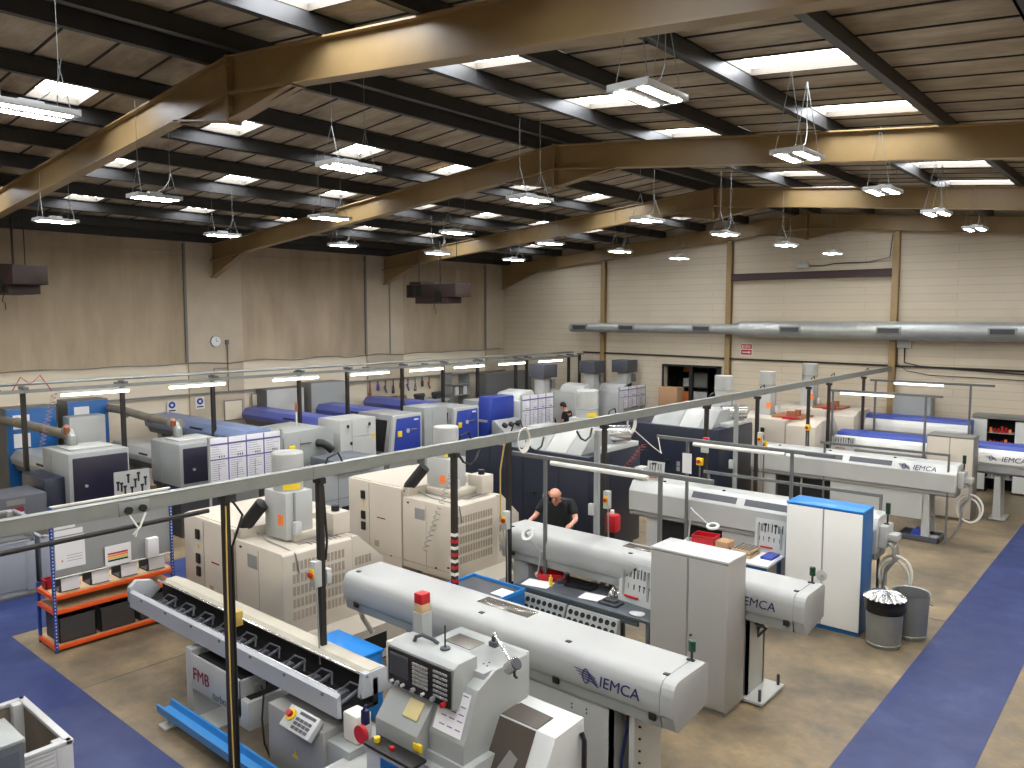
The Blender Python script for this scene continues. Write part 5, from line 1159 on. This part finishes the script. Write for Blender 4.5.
# planning boards
def board(y0, y1, z0, z1, x, lab, n, rows=2):
    t = thing('planning_board', lab, 'notice board', (x, (y0 + y1) / 2, 0)); h = (y1 - y0) / 2
    MB().box(-.03, 0, -h, h, z0, z1, .004).build('panel', 'boardpink', t)
    m = MB(); m.box(-.03, .02, -h - .03, -h + .01, z0 - .05, z1 + .03); m.box(-.03, .02, h - .01, h + .03, z0 - .05, z1 + .03); m.build('side_frame', 'machgrey', t)
    m = MB(); H = z1 - z0
    for k in range(1, n): m.box(0, .008, -h + 2 * h * k / n - .012, -h + 2 * h * k / n + .012, z0, z1)
    m.box(0, .007, -h, h, z1 - .16 * H, z1 - .12 * H); m.box(0, .007, -h, h, z0 + .5 * H, z0 + .53 * H); m.build('blue_bands', 'boardline', t)
    m = MB(); rr = random.Random(n)
    for k in range(n):
        a = -h + 2 * h * (k + .12) / n; c = -h + 2 * h * (k + .88) / n
        for r in range(9):
            z = z0 + H * (.05 + .05 * r); m.box(0, .004, a, a + (c - a) * (.4 + .6 * rr.random()), z, z + .006)
        for r in range(5):
            z = z0 + H * (.58 + .055 * r); m.box(0, .004, a, a + (c - a) * (.4 + .6 * rr.random()), z, z + .006)
        m.box(0, .004, a + (c - a) * .45, a + (c - a) * .47, z0 + .05 * H, z0 + .4 * H)
        for q in range(3): m.box(0, .005, a + (c - a) * (.5 + .16 * q), a + (c - a) * (.56 + .16 * q), z0 + .55 * H, z0 + .6 * H)
    m.build('writing_lines', 'ink', t)
    for y in (-h, h): MB().box(-.03, .01, y - .02, y + .02, 0.01, z0).build('stand_leg', 'machgrey', t); MB().box(-.3, .3, y - .02, y + .02, 0, .03).build('foot', 'machgrey', t)
board(8.1, 9.78, 1.36, 2.28, -15.15, 'large white planning board with violet bands, nearest, beside the second violet-door lathe', 4)
board(17.95, 19.5, 1.5, 2.42, -15.0, 'white planning board with violet bands in the middle distance, behind a bending worker', 4)
board(22.9, 24.6, 1.62, 2.35, -14.75, 'farthest white planning board with violet bands, near the doorway', 3)
# shadow board near L1
t = thing('tool_board', 'white tool board with dark tools beside the nearest violet-door lathe', 'tool board', (-15.55, 6.35, 0)); MB().box(-.01, .01, 0, .68, 1.2, 1.8).build('panel', 'offwhite', t)
m = MB(); rr = random.Random(9)
for k in range(9):
    y = .05 + .066 * k; z = 1.3 + .3 * rr.random(); m.box(.01, .03, y, y + .03, z, z + .16, .004); m.box(.01, .03, y - .015, y + .045, z + .14, z + .18, .004)
m.build('tools', 'tool', t); MB().box(.01, .08, .0, .22, 1.24, 1.32, .02).build('red_tool', 'red', t)
for y in (.02, .62): MB().box(-.02, .02, y, y + .03, 0, 1.2).build('leg', 'rail', t)
cp = boxthing('control_pedestal', 'dark slate control box with small labels left of the rack', 'control box', -17.05, -16.1, 3.95, 5.35, 0, 1.52, 'slate', .02)
for k, (y, z, w, c) in enumerate(((4.4, 1.32, .12, 'paper'), (4.68, 1.36, .3, 'cabside'), (4.66, 1.12, .3, 'paper'), (4.7, 1.22, .26, 'maroon'))):
    MB().box(.475, .479, y - 4.65, y - 4.65 + w, z, z + .1).build('label_plate', c, cp)
boxthing('dark_machine', 'low dark blue machine behind the slate control box', 'machine', -17.6, -16.4, 5.4 - 1.0 + 1.0, 5.8, 0, 1.7, 'navy', .04)
# blue cabinets, grey cabinets at the left wall
def wall_cab(x0, x1, y0, y1, h, face, side, lab, labels=0):
    t = thing('steel_cabinet', lab, 'cabinet', (x0, y0, 0)); W, D = x1 - x0, y1 - y0
    MB().box(0, W - .012, 0, D, 0, h, .008).build('body', side, t); MB().box(W - .012, W + .01, .01, D - .01, .06, h - .02, .004).build('door', face, t)
    for k in range(labels): MB().box(W + .01, W + .014, .14 + .0 * k, .5, h - .5 - .45 * k, h - .16 - .45 * k).build('paper_label', 'paper', t)
    MB().box(W + .01, W + .03, D - .12, D - .09, h * .45, h * .55).build('handle', 'black', t); return t
wall_cab(-21.9, -21.2, 6.25, 7.35, 2.6, 'cabblue', 'rail', 'tall bright blue cabinet with white papers, left one by the left wall', 2)
wall_cab(-21.9, -21.2, 7.62, 8.6, 2.68, 'cabblue', 'rail', 'tall bright blue cabinet with white papers, right one by the left wall', 3)
wall_cab(-20.95, -20.55, 7.4, 8.25, 2.35, 'offwhite', 'machgrey', 'off-white panel cabinet where the second extraction duct bends down')
wall_cab(-22.05, -21.45, 13.4, 14.75, 2.55, 'offwhite', 'rail', 'tall grey cabinet with dark side by the left wall above the nearest blue feeder')
wall_cab(-22.05, -21.35, 14.95, 16.3, 2.66, 'machgrey', 'cabside', 'tall light grey cabinet by the left wall, right of the dark-sided one')
# corner cabinets
wall_cab(-20.9, -20.3, 22.2, 24.9, 2.6, 'rail', 'rail', 'wide dark grey cabinet in the far left corner')
t = thing('open_shelving', 'light steel shelf unit with papers in the far left corner', 'shelves', (-21.7, 21.1, 0)); 
for z in (.6, 1.2, 1.8, 2.2, 2.65): MB().box(0, .6, 0, 1.0, z - .03, z).build('shelf', 'machgrey', t)
for y in (0, .97): MB().box(0, .6, y, y + .03, 0, 2.65).build('side_panel', 'machgrey', t)
for k in range(4): MB().box(.1, .5, .08 + .23 * k, .26 + .23 * k, 1.8, 2.12, .004).build('file_box', 'paper' if k % 2 else 'cabside', t)
# wall fittings on the left wall
m = MB(); m.cyl((0, 0, 0), (.04, 0, 0), .17, n=28); t = thing('clock', 'round white clock high on the left wall', 'clock', (WX + .07, 12.1, 4.06)); m.build('case', 'midgrey', t); MB().cyl((.04, 0, 0), (.045, 0, 0), .15, n=28).build('face', 'paper', t)
m = MB(); m.box(.046, .05, -.006, .006, 0, .11); m.box(.046, .05, 0, .07, -.006, .006); m.build('hands', 'black', t)
o = MB().box(0, .06, BY + 9, GY, 0, .05).build('trunking_strip', 'galv', None, (WX + .07, 0, 2.5)); o.location.y = 0; tag(o, 'grey trunking strip along the left wall at shelf height', 'cable trunking')
m = MB(); P = []
for k in range(60):
    y = 2 + k * .39; P.append((WX + .1, y, 3.42 + .03 * math.sin(k * 1.1) + (.02 if k % 7 < 3 else 0)))
m.tube(P, .014, 5); o = m.build('cable_run', 'cabside', None); tag(o, 'thin dark cable running along the left wall at the paint line', 'cable')
m = MB(); m.tube([(0, 0, 0), (0, 0, 1.5)], .018, 6); m.box(-.03, .03, -.05, .05, 1.46, 1.6, .01); m.tube([(0, 0, .75), (0, -.45, .75), (0, -.45, .3)], .012, 5); o = m.build('conduit', 'rail', None, (WX + .12, 12.45, 2.5)); tag(o, 'vertical conduit with a branch beside the wall clock', 'conduit')
for y, z, lab in ((10.7, 2.24, 'round blue safety sign on the left wall above the slate-blue feeder, left one'), (11.55, 2.28, 'round blue safety sign on the left wall above the slate-blue feeder, right one')):
    t = thing('safety_sign', lab, 'sign', (WX + .07, y, z)); MB().box(0, .006, -.14, .14, -.2, .14).build('plate', 'paper', t); MB().cyl((.006, 0, .02), (.01, 0, .02), .1, n=20).build('blue_disc', 'blue', t); MB().cyl((.01, 0, .02), (.012, 0, .02), .04, n=12).build('white_symbol', 'paper', t); MB().box(.006, .008, -.1, .1, -.16, -.12).build('text_line', 'ink', t)
for y, z, w, h, lab in ((12.6, 1.95, .62, .62, 'large framed notice on the left wall'), (13.05 + .35, 2.2, .36, .42, 'small framed notice on the left wall right of the large one')):
    t = thing('framed_notice', lab, 'notice', (WX + .1, y, z)); MB().box(0, .015, -w / 2, w / 2, -h / 2, h / 2).build('frame', 'cabside', t); MB().box(.015, .018, -w / 2 + .03, w / 2 - .03, -h / 2 + .03, h / 2 - .03).build('sheet', 'leftlow', t)
# tool hooks with hanging items on the left wall
rr = random.Random(2)
for k in range(9):
    y = 17.9 + .36 * k; o = MB()
    kind = k % 3
    if kind == 0: o.tube([(0, 0, 0), (.0, .02, -.25), (0, .05, -.4), (0, -.04, -.42), (0, 0, -.2)], .02, 6); o.box(-.03, .03, -.05, .05, -.5, -.4, .01)
    elif kind == 1: o.box(-.02, .04, -.05, .05, -.35, -.12, .01); o.box(-.02, .03, -.012, .012, -.12, 0)
    else: o.cyl((0, -.05, -.2), (0, .05, -.45), .035, n=8); o.box(-.02, .03, -.01, .01, -.25, 0)
    o = o.build('hanging_tool', ['copper', 'boardline', 'rail', 'darkgrey'][k % 4], None, (WX + .12, y, 2.49)); tag(o, 'small tool hanging from the trunking on the left wall above the fitters bench', 'tool', 'tools hanging on the left wall')
t = thing('fitters_bench', 'pale workbench along the left wall under the hanging tools', 'workbench', (-21.95, 18.05, 0)); MB().box(0, .8, 0, 3.0, 1.62, 1.7, .01).build('worktop', 'offwhite', t); MB().box(.05, .75, .05, 2.95, 0, 1.62).build('cabinet_base', 'offwhite', t)
for k, (y, c, lab) in enumerate(((18.4, 'darkgrey', 'dark bench vice at the left of the pale wall bench'), (18.9, 'brass', 'brass-coloured machine part in the middle of the pale wall bench'), (19.8, 'darkgrey', 'dark grinder on the pale wall bench'), (20.7, 'darkgrey', 'dark coil of tools at the right of the pale wall bench'))):
    m = MB(); m.box(-.12, .12, -.15, .15, 0, .12, .02); m.cyl((0, -.22, .18), (0, .22, .18), .08, n=12); m.cyl((0, 0, .1), (0, 0, .24), .05, n=10); o = m.build('bench_machine', c, None, (-21.5, y, 1.7)); tag(o, lab, 'machine part')

# heaters hanging from the roof
def heater(x, y, z, lab, rz=0):
    t = thing('unit_heater', lab, 'heater', (x, y, z), rz)
    MB().box(-1.15, 1.15, -.35, .35, 0, .42, .01).build('casing', 'heater', t); MB().box(-.75, .75, -.32, .32, -.2, 0, .01).build('lower_casing', 'heater', t); MB().box(-1.05, -.5, -.3, .3, .42, .52, .01).build('top_plate', 'heater', t)
    for x_ in (-1.05, -.7): MB().box(x_, x_ + .28, -.36, -.34, .05, .38).build('grille', 'dark', t)
    MB().box(.2, .5, -.36, -.33, -.15, .2).build('grille', 'dark', t)
    for sx in (-.9, .85): MB().tube([(sx, 0, .42), (sx, 0, rt(x) - z + .1)], .012, 5).build('hanger', 'black', t)
    MB().tube([(.1, 0, .4), (.1, 0, rt(x) - z)], .025, 6).build('flue', 'blackpost', t); MB().tube([(.05, -.2, -.2), (.06, -.25, -.35), (.1, -.2, -.4), (.1, -.2, -.55)], .01, 5).build('cable', 'black', t)
heater(-18.6, 18.0, 5.42, 'brown unit heater hanging below the roof in front of the left wall, right one')
heater(-20.4, 6.3, 5.5, 'brown unit heater hanging at the left edge of the view')

# ------------------------------------------------------------------ gable fittings
t = thing('spiral_duct', 'galvanised spiral duct running along the block end wall', 'duct', (-18.2, GY - .45, 4.38))
m = MB(); m.cyl((0, 0, 0), (6.6, 0, 0), .17, n=28); m.build('narrow_duct', 'duct', t); MB().cyl((6.6, 0, 0), (7.0, 0, 0), .17, .27, n=28).build('reducer', 'duct', t); MB().cyl((7.0, 0, 0), (18.5, 0, 0), .27, n=28).build('wide_duct', 'duct', t)
m = MB()
for k in range(34):
    x = .2 + .2 * k; m.cyl((x, 0, 0), (x + .012, 0, 0), .176, n=28)
for k in range(56):
    x = 7.1 + .2 * k; m.cyl((x, 0, 0), (x + .012, 0, 0), .276, n=28)
m.build('spiral_seams', 'duct', t)
for x, r in ((.5, .17), (2.6, .17), (5.6, .17), (8.7, .27), (11.6, .27), (14.45, .27), (17.0, .27)):
    s = MB().box(x - .34, x + .34, -r - .02, -r + .06, -.1, .12, .004).build('grille_frame', 'galv', t); MB().box(x - .29, x + .29, -r - .026, -r - .018, -.06, .08).build('grille', 'darkgrey', s)
m = MB()
for x in (1.3, 6.4, 11.6, 16.5): m.box(x, x + .03, 0, .42, -.3, -.27); m.tube([(x, 0, -.29), (x, 0, .29)], .01, 5)
m.build('bracket', 'galv', t)
m = MB(); m.tube([(-17.9, GY - .06, 3.42), (-14, GY - .06, 3.4), (-12.0, GY - .06, 3.37), (-9, GY - .06, 3.36), (-6.6, GY - .06, 3.34), (-3, GY - .06, 3.32), (2, GY - .06, 3.3)], .03, 6); o = m.build('cable_run', 'blackpost', None); tag(o, 'thick dark cable along the block end wall below the duct', 'cable')
m = MB(); m.tube([(-6.3, GY - .06, 3.9), (-6.3, GY - .06, 3.45), (-5.9, GY - .06, 3.36), (-3, GY - .06, 3.22), (2, GY - .06, 3.12)], .02, 6); m.tube([(-6.5, GY - .06, 3.9), (-6.5, GY - .06, 3.4), (-6.2, GY - .06, 3.2), (-5.6, GY - .06, 3.1), (2, GY - .06, 3.0)], .012, 5); o = m.build('cable_run', 'blackpost', None); tag(o, 'thinner dark cables curving from the small white box on the end wall', 'cable')
boxthing('junction_box', 'small white box on the end wall just below the wide duct', 'box', -6.5, -6.12, GY - .14, GY - .001, 3.88, 4.15, 'offwhite', .01)
t = thing('emergency_light', 'small white emergency light high on the end wall above the dark rail', 'light fitting', (-9.4, GY - .1, 6.34)); MB().box(-.17, .17, 0, .1, 0, .18, .01).build('case', 'white', t); 
for x in (-.1, .1): MB().cyl((x, -.0, .2), (x, -.06, .2), .05, n=12).build('lamp_head', 'white', t)
m = MB(); m.tube([(-9.2, GY - .03, 6.4), (-8.8, GY - .03, 6.38), (-8.4, GY - .03, 6.44), (-7.4, GY - .03, 6.44), (-6.8, GY - .1, 6.55), (-6.72, GY - .2, 7.2)], .014, 5); o = m.build('cable_run', 'blackpost', None); tag(o, 'thin cable from the emergency light to the gable post', 'cable')
t = thing('fire_sign', 'red and white arrow sign on the end wall right of the doorway', 'sign', (-11.22, GY - .02, 3.5)); MB().box(-.26, .26, 0, .012, 0, .5).build('plate', 'paper', t); MB().box(-.24, .24, -.004, 0, .02, .24).build('red_panel', 'red', t); MB().box(-.24, .24, -.004, 0, .28, .48).build('red_panel', 'red', t)
m = MB(); m.box(-.18, .1, -.008, -.004, .11, .15); m.prism([(.1, .07), (.1, .19), (.2, .13)], 'y', -.008, -.004); m.build('arrow', 'paper', t)
m = MB(); m.box(-.19, -.14, -.008, -.004, .3, .44)
for k in range(3): m.box(-.1, .18, -.008, -.004, .32 + .05 * k, .34 + .05 * k)
m.build('text_lines', 'paper', t); t.scale = (.78, 1, .78)
boxthing('grey_cabinet', 'grey steel cabinet on the end wall behind the blue-lidded feeders', 'cabinet', -6.45, -5.45, GY - .5, GY - .02, 0, 2.5, 'midgrey', .01)
m = MB(); t = thing('open_cupboard', 'white cupboard with open doors and red items on dark shelves at the end wall', 'cupboard', (-4.35, GY - .55, 0)); m = MB(); m.box(.34, 1.0, .46, .5, 0, 2.02); m.box(.34, .36, 0, .5, 0, 2.02); m.box(.98, 1.0, 0, .5, 0, 2.02); m.build('body', 'dark', t); MB().box(-.02, 1.2, -.04, .52, 2.02, 2.12, .004).build('top', 'cabside', t)
MB().box(-.06, .34, -.06, -.03, .06, 2.0).build('door', 'doorwhite', t); MB().box(1.0, 1.4, -.06, -.03, .06, 1.98).build('door', 'doorwhite', t)
for z in (.4, .8, 1.3, 1.65): MB().box(.36, .98, -.02, .4, z - .02, z).build('shelf', 'machgrey', t)
rr = random.Random(7)
for z in (1.3, 1.65, .4):
    for k in range(6):
        h = .1 + .08 * rr.random(); o = MB().cyl((0, 0, 0), (0, 0, h), .035, n=8).build('small_can', ['red', 'orange', 'wirewhite', 'red'][rr.randrange(4)] if z > .5 else 'machgrey', None, (-4.35 + .42 + .09 * k, GY - .5, z)); tag(o, 'small can on a dark shelf of the open white cupboard', 'can', 'cans in the open cupboard')
boxthing('cardboard_box', 'pinkish-brown cardboard box standing left in the doorway to the next room', 'box', -14.2, -13.45, GY - .65, GY - .15, 1.5, 2.3, 'card', .01)
boxthing('carton_stack', 'pale carton pallet under the cardboard box in the doorway', 'carton', -14.3, -13.3, GY - .75, GY - .1, 0, 1.5, 'chip', .01)
t = thing('store_shelf', 'shelf with orange and white goods seen through the doorway', 'shelves', (-14.3, GY + 1.2, 0))
for z in (1.0, 1.6, 2.2, 2.75): MB().box(0, 1.1, 0, .5, z - .03, z).build('shelf', 'rail', t)
for x in (0, .36, 1.06): MB().box(x, x + .04, 0, .5, 0, 3.1).build('upright', 'blackpost', t)
for k, (x, z, w, h, c) in enumerate(((.06, 2.75, .26, .28, 'orange'), (.06, 2.2, .28, .3, 'paper'), (.06, 1.6, .28, .4, 'orange'), (.42, 2.2, .6, .5, 'machgrey'), (.42, 1.6, .6, .42, 'paper'))): o = MB().box(0, w, 0, .3, 0, h, .01).build('stored_box', c, None, (-14.3 + x, GY + 1.25, z)); tag(o, ['top orange carton on the shelf beyond the doorway', 'white packet above the lower orange carton beyond the doorway', 'lower orange carton on the shelf beyond the doorway', 'grey container on the shelf beyond the doorway', 'large white carton on the shelf beyond the doorway'][k], 'box')
t = thing('hanging_coat', 'dark olive cover standing beyond the right half of the doorway', 'cover', (-12.95, GY + 1.5, 0)); m = MB(); m.prism([(0, 1.2), (.02, 2.7), (.16, 2.95), (.5, 2.95), (.62, 2.7), (.64, 1.2)], 'y', 0, .35, .04); m.build('cloth', 'khaki', t); MB().box(.1, .5, .05, .3, 0, 1.2).build('trolley', 'rail', t)

# ------------------------------------------------------------------ people
def person(lab, loc, rz, J, bald=True, rad=1.0):
    """J: joint positions (metres, feet at z=0, facing -y). One continuous skinned body; shirt, trousers, hair, shoes are parts."""
    t = thing('person', lab, 'person', loc, rz)
    def skin_mesh(name, V, E, R, m_, root=0, sub=2):
        me = bpy.data.meshes.new(name); me.from_pydata(V, E, []); o = bpy.data.objects.new(name + '_rig', me); col.objects.link(o)
        o.modifiers.new('s', 'SKIN'); sv = me.skin_vertices[0].data
        for i, r in enumerate(R): sv[i].radius = (r, r) if not isinstance(r, tuple) else r; sv[i].use_root = (i == root)
        s = o.modifiers.new('u', 'SUBSURF'); s.levels = sub; s.render_levels = sub
        dg = bpy.context.evaluated_depsgraph_get(); ev = o.evaluated_get(dg); mm = bpy.data.meshes.new_from_object(ev); bpy.data.objects.remove(o)
        mm.materials.clear(); mm.materials.append(M[m_]); mm.polygons.foreach_set('use_smooth', [True] * len(mm.polygons))
        p = bpy.data.objects.new(name, mm); col.objects.link(p); p.parent = t; return p
    order = ['pelvis', 'belly', 'chest', 'neck', 'head0', 'head1', 'shL', 'elL', 'wrL', 'haL', 'shR', 'elR', 'wrR', 'haR', 'hipL', 'knL', 'anL', 'toL', 'hipR', 'knR', 'anR', 'toR']
    V = [J[k] for k in order]; ix = {k: i for i, k in enumerate(order)}
    ed = [('pelvis', 'belly'), ('belly', 'chest'), ('chest', 'neck'), ('neck', 'head0'), ('head0', 'head1'), ('chest', 'shL'), ('shL', 'elL'), ('elL', 'wrL'), ('wrL', 'haL'), ('chest', 'shR'), ('shR', 'elR'), ('elR', 'wrR'), ('wrR', 'haR'),
          ('pelvis', 'hipL'), ('hipL', 'knL'), ('knL', 'anL'), ('anL', 'toL'), ('pelvis', 'hipR'), ('hipR', 'knR'), ('knR', 'anR'), ('anR', 'toR')]
    R = dict(pelvis=.13, belly=.125, chest=.14, neck=.055, head0=.09, head1=.1, shL=.06, elL=.042, wrL=.03, haL=.034, shR=.06, elR=.042, wrR=.03, haR=.034, hipL=.09, knL=.06, anL=.042, toL=.04, hipR=.09, knR=.06, anR=.042, toR=.04)
    E = [(ix[a], ix[b_]) for a, b_ in ed]
    # fingers grow out of each hand as part of the same surface
    RR = [R[k] for k in order]
    for s in ('L', 'R'):
        h = Vector(J['ha' + s]); w_ = Vector(J['wr' + s]); d = (h - w_).normalized(); side = d.cross(Vector((0, 0, 1))).normalized() * (1 if s == 'L' else -1); dn = Vector((0, 0, -1))
        for k, (o_, ln) in enumerate(((-.03, .07), (-.01, .08), (.01, .075), (.03, .06))):
            a = h + side * o_ + d * .035; b_ = a + d * ln * .55 + dn * .01; c = b_ + d * ln * .35 + dn * .03
            i = len(V); V += [tuple(a), tuple(b_), tuple(c)]; RR += [.01, .009, .008]; E += [(ix['ha' + s], i), (i, i + 1), (i + 1, i + 2)]
        a = h - d * .02 - side * .035; b_ = a - side * .02 + d * .03; i = len(V); V += [tuple(a), tuple(b_)]; RR += [.012, .01]; E += [(ix['ha' + s], i), (i, i + 1)]
    skin_mesh('body', V, E, RR, 'skin')
    # face
    h1 = Vector(J['head1']); h0 = Vector(J['head0']); up = (h1 - h0).normalized(); rt2 = Vector((1, 0, 0)); fw = up.cross(rt2).normalized()
    if fw.y > 0: fw = -fw
    c = (h0 + h1) / 2
    m = MB(); m.ball(c + fw * .105 - up * .02, .018, (.8, 1.2, 1.4), 8); m.build('nose', 'skin', t)
    for s in (-1, 1):
        MB().ball(c + fw * .085 + rt2 * .033 * s + up * .012, .008, (1.2, .7, .7), 8).build('eye', 'dark', t); MB().ball(c + rt2 * .09 * s - up * .0, .026, (.4, .8, 1.2), 8).build('ear', 'skin', t)
    MB().ball(c + fw * .088 - up * .055, .02, (1.4, .5, .35), 8).build('mouth', 'maroon', t)
    if not bald:
        m = MB(); m.ball(h1 + up * .015 - fw * .02, .105, (1.0, 1.08, .95), 14); m.ball(c - fw * .04 + up * .0, .088, (1.0, .9, 1.1), 12); m.build('hair', 'hair', t)
    else:
        m = MB(); m.ball(c + fw * .05 - up * .09, .04, (1.2, .8, .7), 10); m.build('dark_chin', 'hair', t)  # small dark brown ball on the lower face
    sh = ['pelvis', 'belly', 'chest', 'shL', 'shR']
    mid = lambda a, b_, f=.62: tuple(Vector(J[a]).lerp(Vector(J[b_]), f))
    Vs = [tuple(Vector(J['pelvis']) - Vector((0, 0, .02))), J['belly'], J['chest'], mid('chest', 'neck', .75), J['shL'], mid('shL', 'elL', .8), J['shR'], mid('shR', 'elR', .8)]
    skin_mesh('shirt', Vs, [(0, 1), (1, 2), (2, 3), (2, 4), (4, 5), (2, 6), (6, 7)], [.165, .16, .175, .085, .085, .068, .085, .068], 'shirt', 1)
    Vt = [J['pelvis'], J['hipL'], J['knL'], mid('knL', 'anL', .95), J['hipR'], J['knR'], mid('knR', 'anR', .95)]
    skin_mesh('trousers', Vt, [(0, 1), (1, 2), (2, 3), (0, 4), (4, 5), (5, 6)], [.15, .11, .085, .07, .11, .085, .07], 'trousers', 0)
    for s in ('L', 'R'):
        a = Vector(J['an' + s]); b_ = Vector(J['to' + s]); m = MB(); m.tube([a + Vector((0, .05, -.03)), a + Vector((0, 0, -.03)), b_ + Vector((0, 0, -.005)), b_ + Vector((0, -.04, -.01))], .05, 8); m.build('shoe', 'black', t)
    return t
std = dict(pelvis=(0, 0, .93), belly=(0, 0, 1.08), chest=(0, -.02, 1.32), neck=(0, -.05, 1.5), head0=(0, -.08, 1.58), head1=(0, -.11, 1.68),
    shL=(.19, -.02, 1.42), elL=(.27, -.04, 1.13), wrL=(.22, -.25, 1.05), haL=(.2, -.33, 1.04), shR=(-.19, -.02, 1.42), elR=(-.27, -.04, 1.13), wrR=(-.22, -.25, 1.05), haR=(-.2, -.33, 1.04),
    hipL=(.1, 0, .88), knL=(.11, -.02, .48), anL=(.11, 0, .09), toL=(.12, -.13, .05), hipR=(-.1, 0, .88), knR=(-.11, -.02, .48), anR=(-.11, 0, .09), toR=(-.12, -.13, .05))
j1 = dict(std, chest=(0, -.08, 1.33), neck=(0, -.17, 1.49), head0=(.0, -.24, 1.57), head1=(.0, -.33, 1.63), shL=(.21, -.08, 1.42), elL=(.31, -.2, 1.2), wrL=(.29, -.4, 1.18), haL=(.28, -.48, 1.18), shR=(-.21, -.08, 1.42), elR=(-.33, -.2, 1.2), wrR=(-.34, -.4, 1.2), haR=(-.33, -.48, 1.2))
p = person('bald person in a black polo shirt bending over the second bar feeder', (-8.13, 10.75, 0), .4, j1, True)
p.scale = (1.13, 1.13, 1.13)
person('person with short dark hair and black T-shirt standing side-on at a far white lathe', (-16.45, 22.2, 0), -PI / 2 + .1, dict(std, neck=(0, -.08, 1.5), head0=(0, -.13, 1.58), head1=(0, -.19, 1.67)), False)
person('person leaning down in front of the middle planning board, only head and dark shoulders showing', (-15.3, 19.9, 0), -.6, dict(j1), True).scale = (1.1, 1.1, 1.1)

coil('coiled_hose', (-17.35, 6.0, 3.25), (-17.3, 5.7, 2.2), .05, 14, 'wirepink', 'faded pink coil hose hanging in front of the left blue cabinet')
m = MB(); m.tube([(-17.5, 5.3, 3.35), (-17.5, 5.45, 3.6), (-17.5, 5.62, 3.45), (-17.5, 5.8, 3.62), (-17.5, 6.0, 3.3)], .012, 5); o = m.build('hose_loop', 'wirered', None); tag(o, 'thin red hose looping over the left end of the far trunking', 'hose')
for k, (y, z) in enumerate(((7.0, 3.08), (8.35, 3.08), (9.55, 3.08))):
    o = MB().tube([(TX, y, z), (TX + .02, y + .08, z - .12), (TX + .02, y + .2, z - .17), (TX + .02, y + .32, z - .12), (TX, y + .4, z)], .016, 6).build('cable_loop', 'black', None); tag(o, ['black cable loop sagging under the trunking above the second cream lathe', 'black cable loop sagging under the trunking right of the first coil', 'black cable loop sagging under the trunking at the pale power column'][k], 'cable')
# ------------------------------------------------------------------ camera, world
cam = bpy.data.cameras.new('camera'); co = bpy.data.objects.new('camera', cam); col.objects.link(co)
cam.sensor_width = 36; cam.lens = 786 / 1024 * 36; cam.clip_end = 200; cam.clip_start = .05
pitch = math.atan(67.5 / 786); yaw = math.radians(40.6)
co.location = (0, 0, 4.8); co.rotation_euler = (PI / 2 - pitch, 0, yaw); sc.camera = co
w = bpy.data.worlds.new('world'); sc.world = w; w.use_nodes = True
w.node_tree.nodes['Background'].inputs[0].default_value = (.8, .86, 1, 1); w.node_tree.nodes['Background'].inputs[1].default_value = .6
sc.view_settings.view_transform = 'Standard'; sc.view_settings.look = 'None'; sc.view_settings.gamma = 1; sc.view_settings.use_curve_mapping = False
sc.view_settings.exposure = 0.42
sc.cycles.use_denoising = True; sc.cycles.max_bounces = 6; sc.cycles.diffuse_bounces = 4; sc.cycles.caustics_reflective = False; sc.cycles.caustics_refractive = False
try: sc.cycles.use_light_tree = True
except Exception: pass
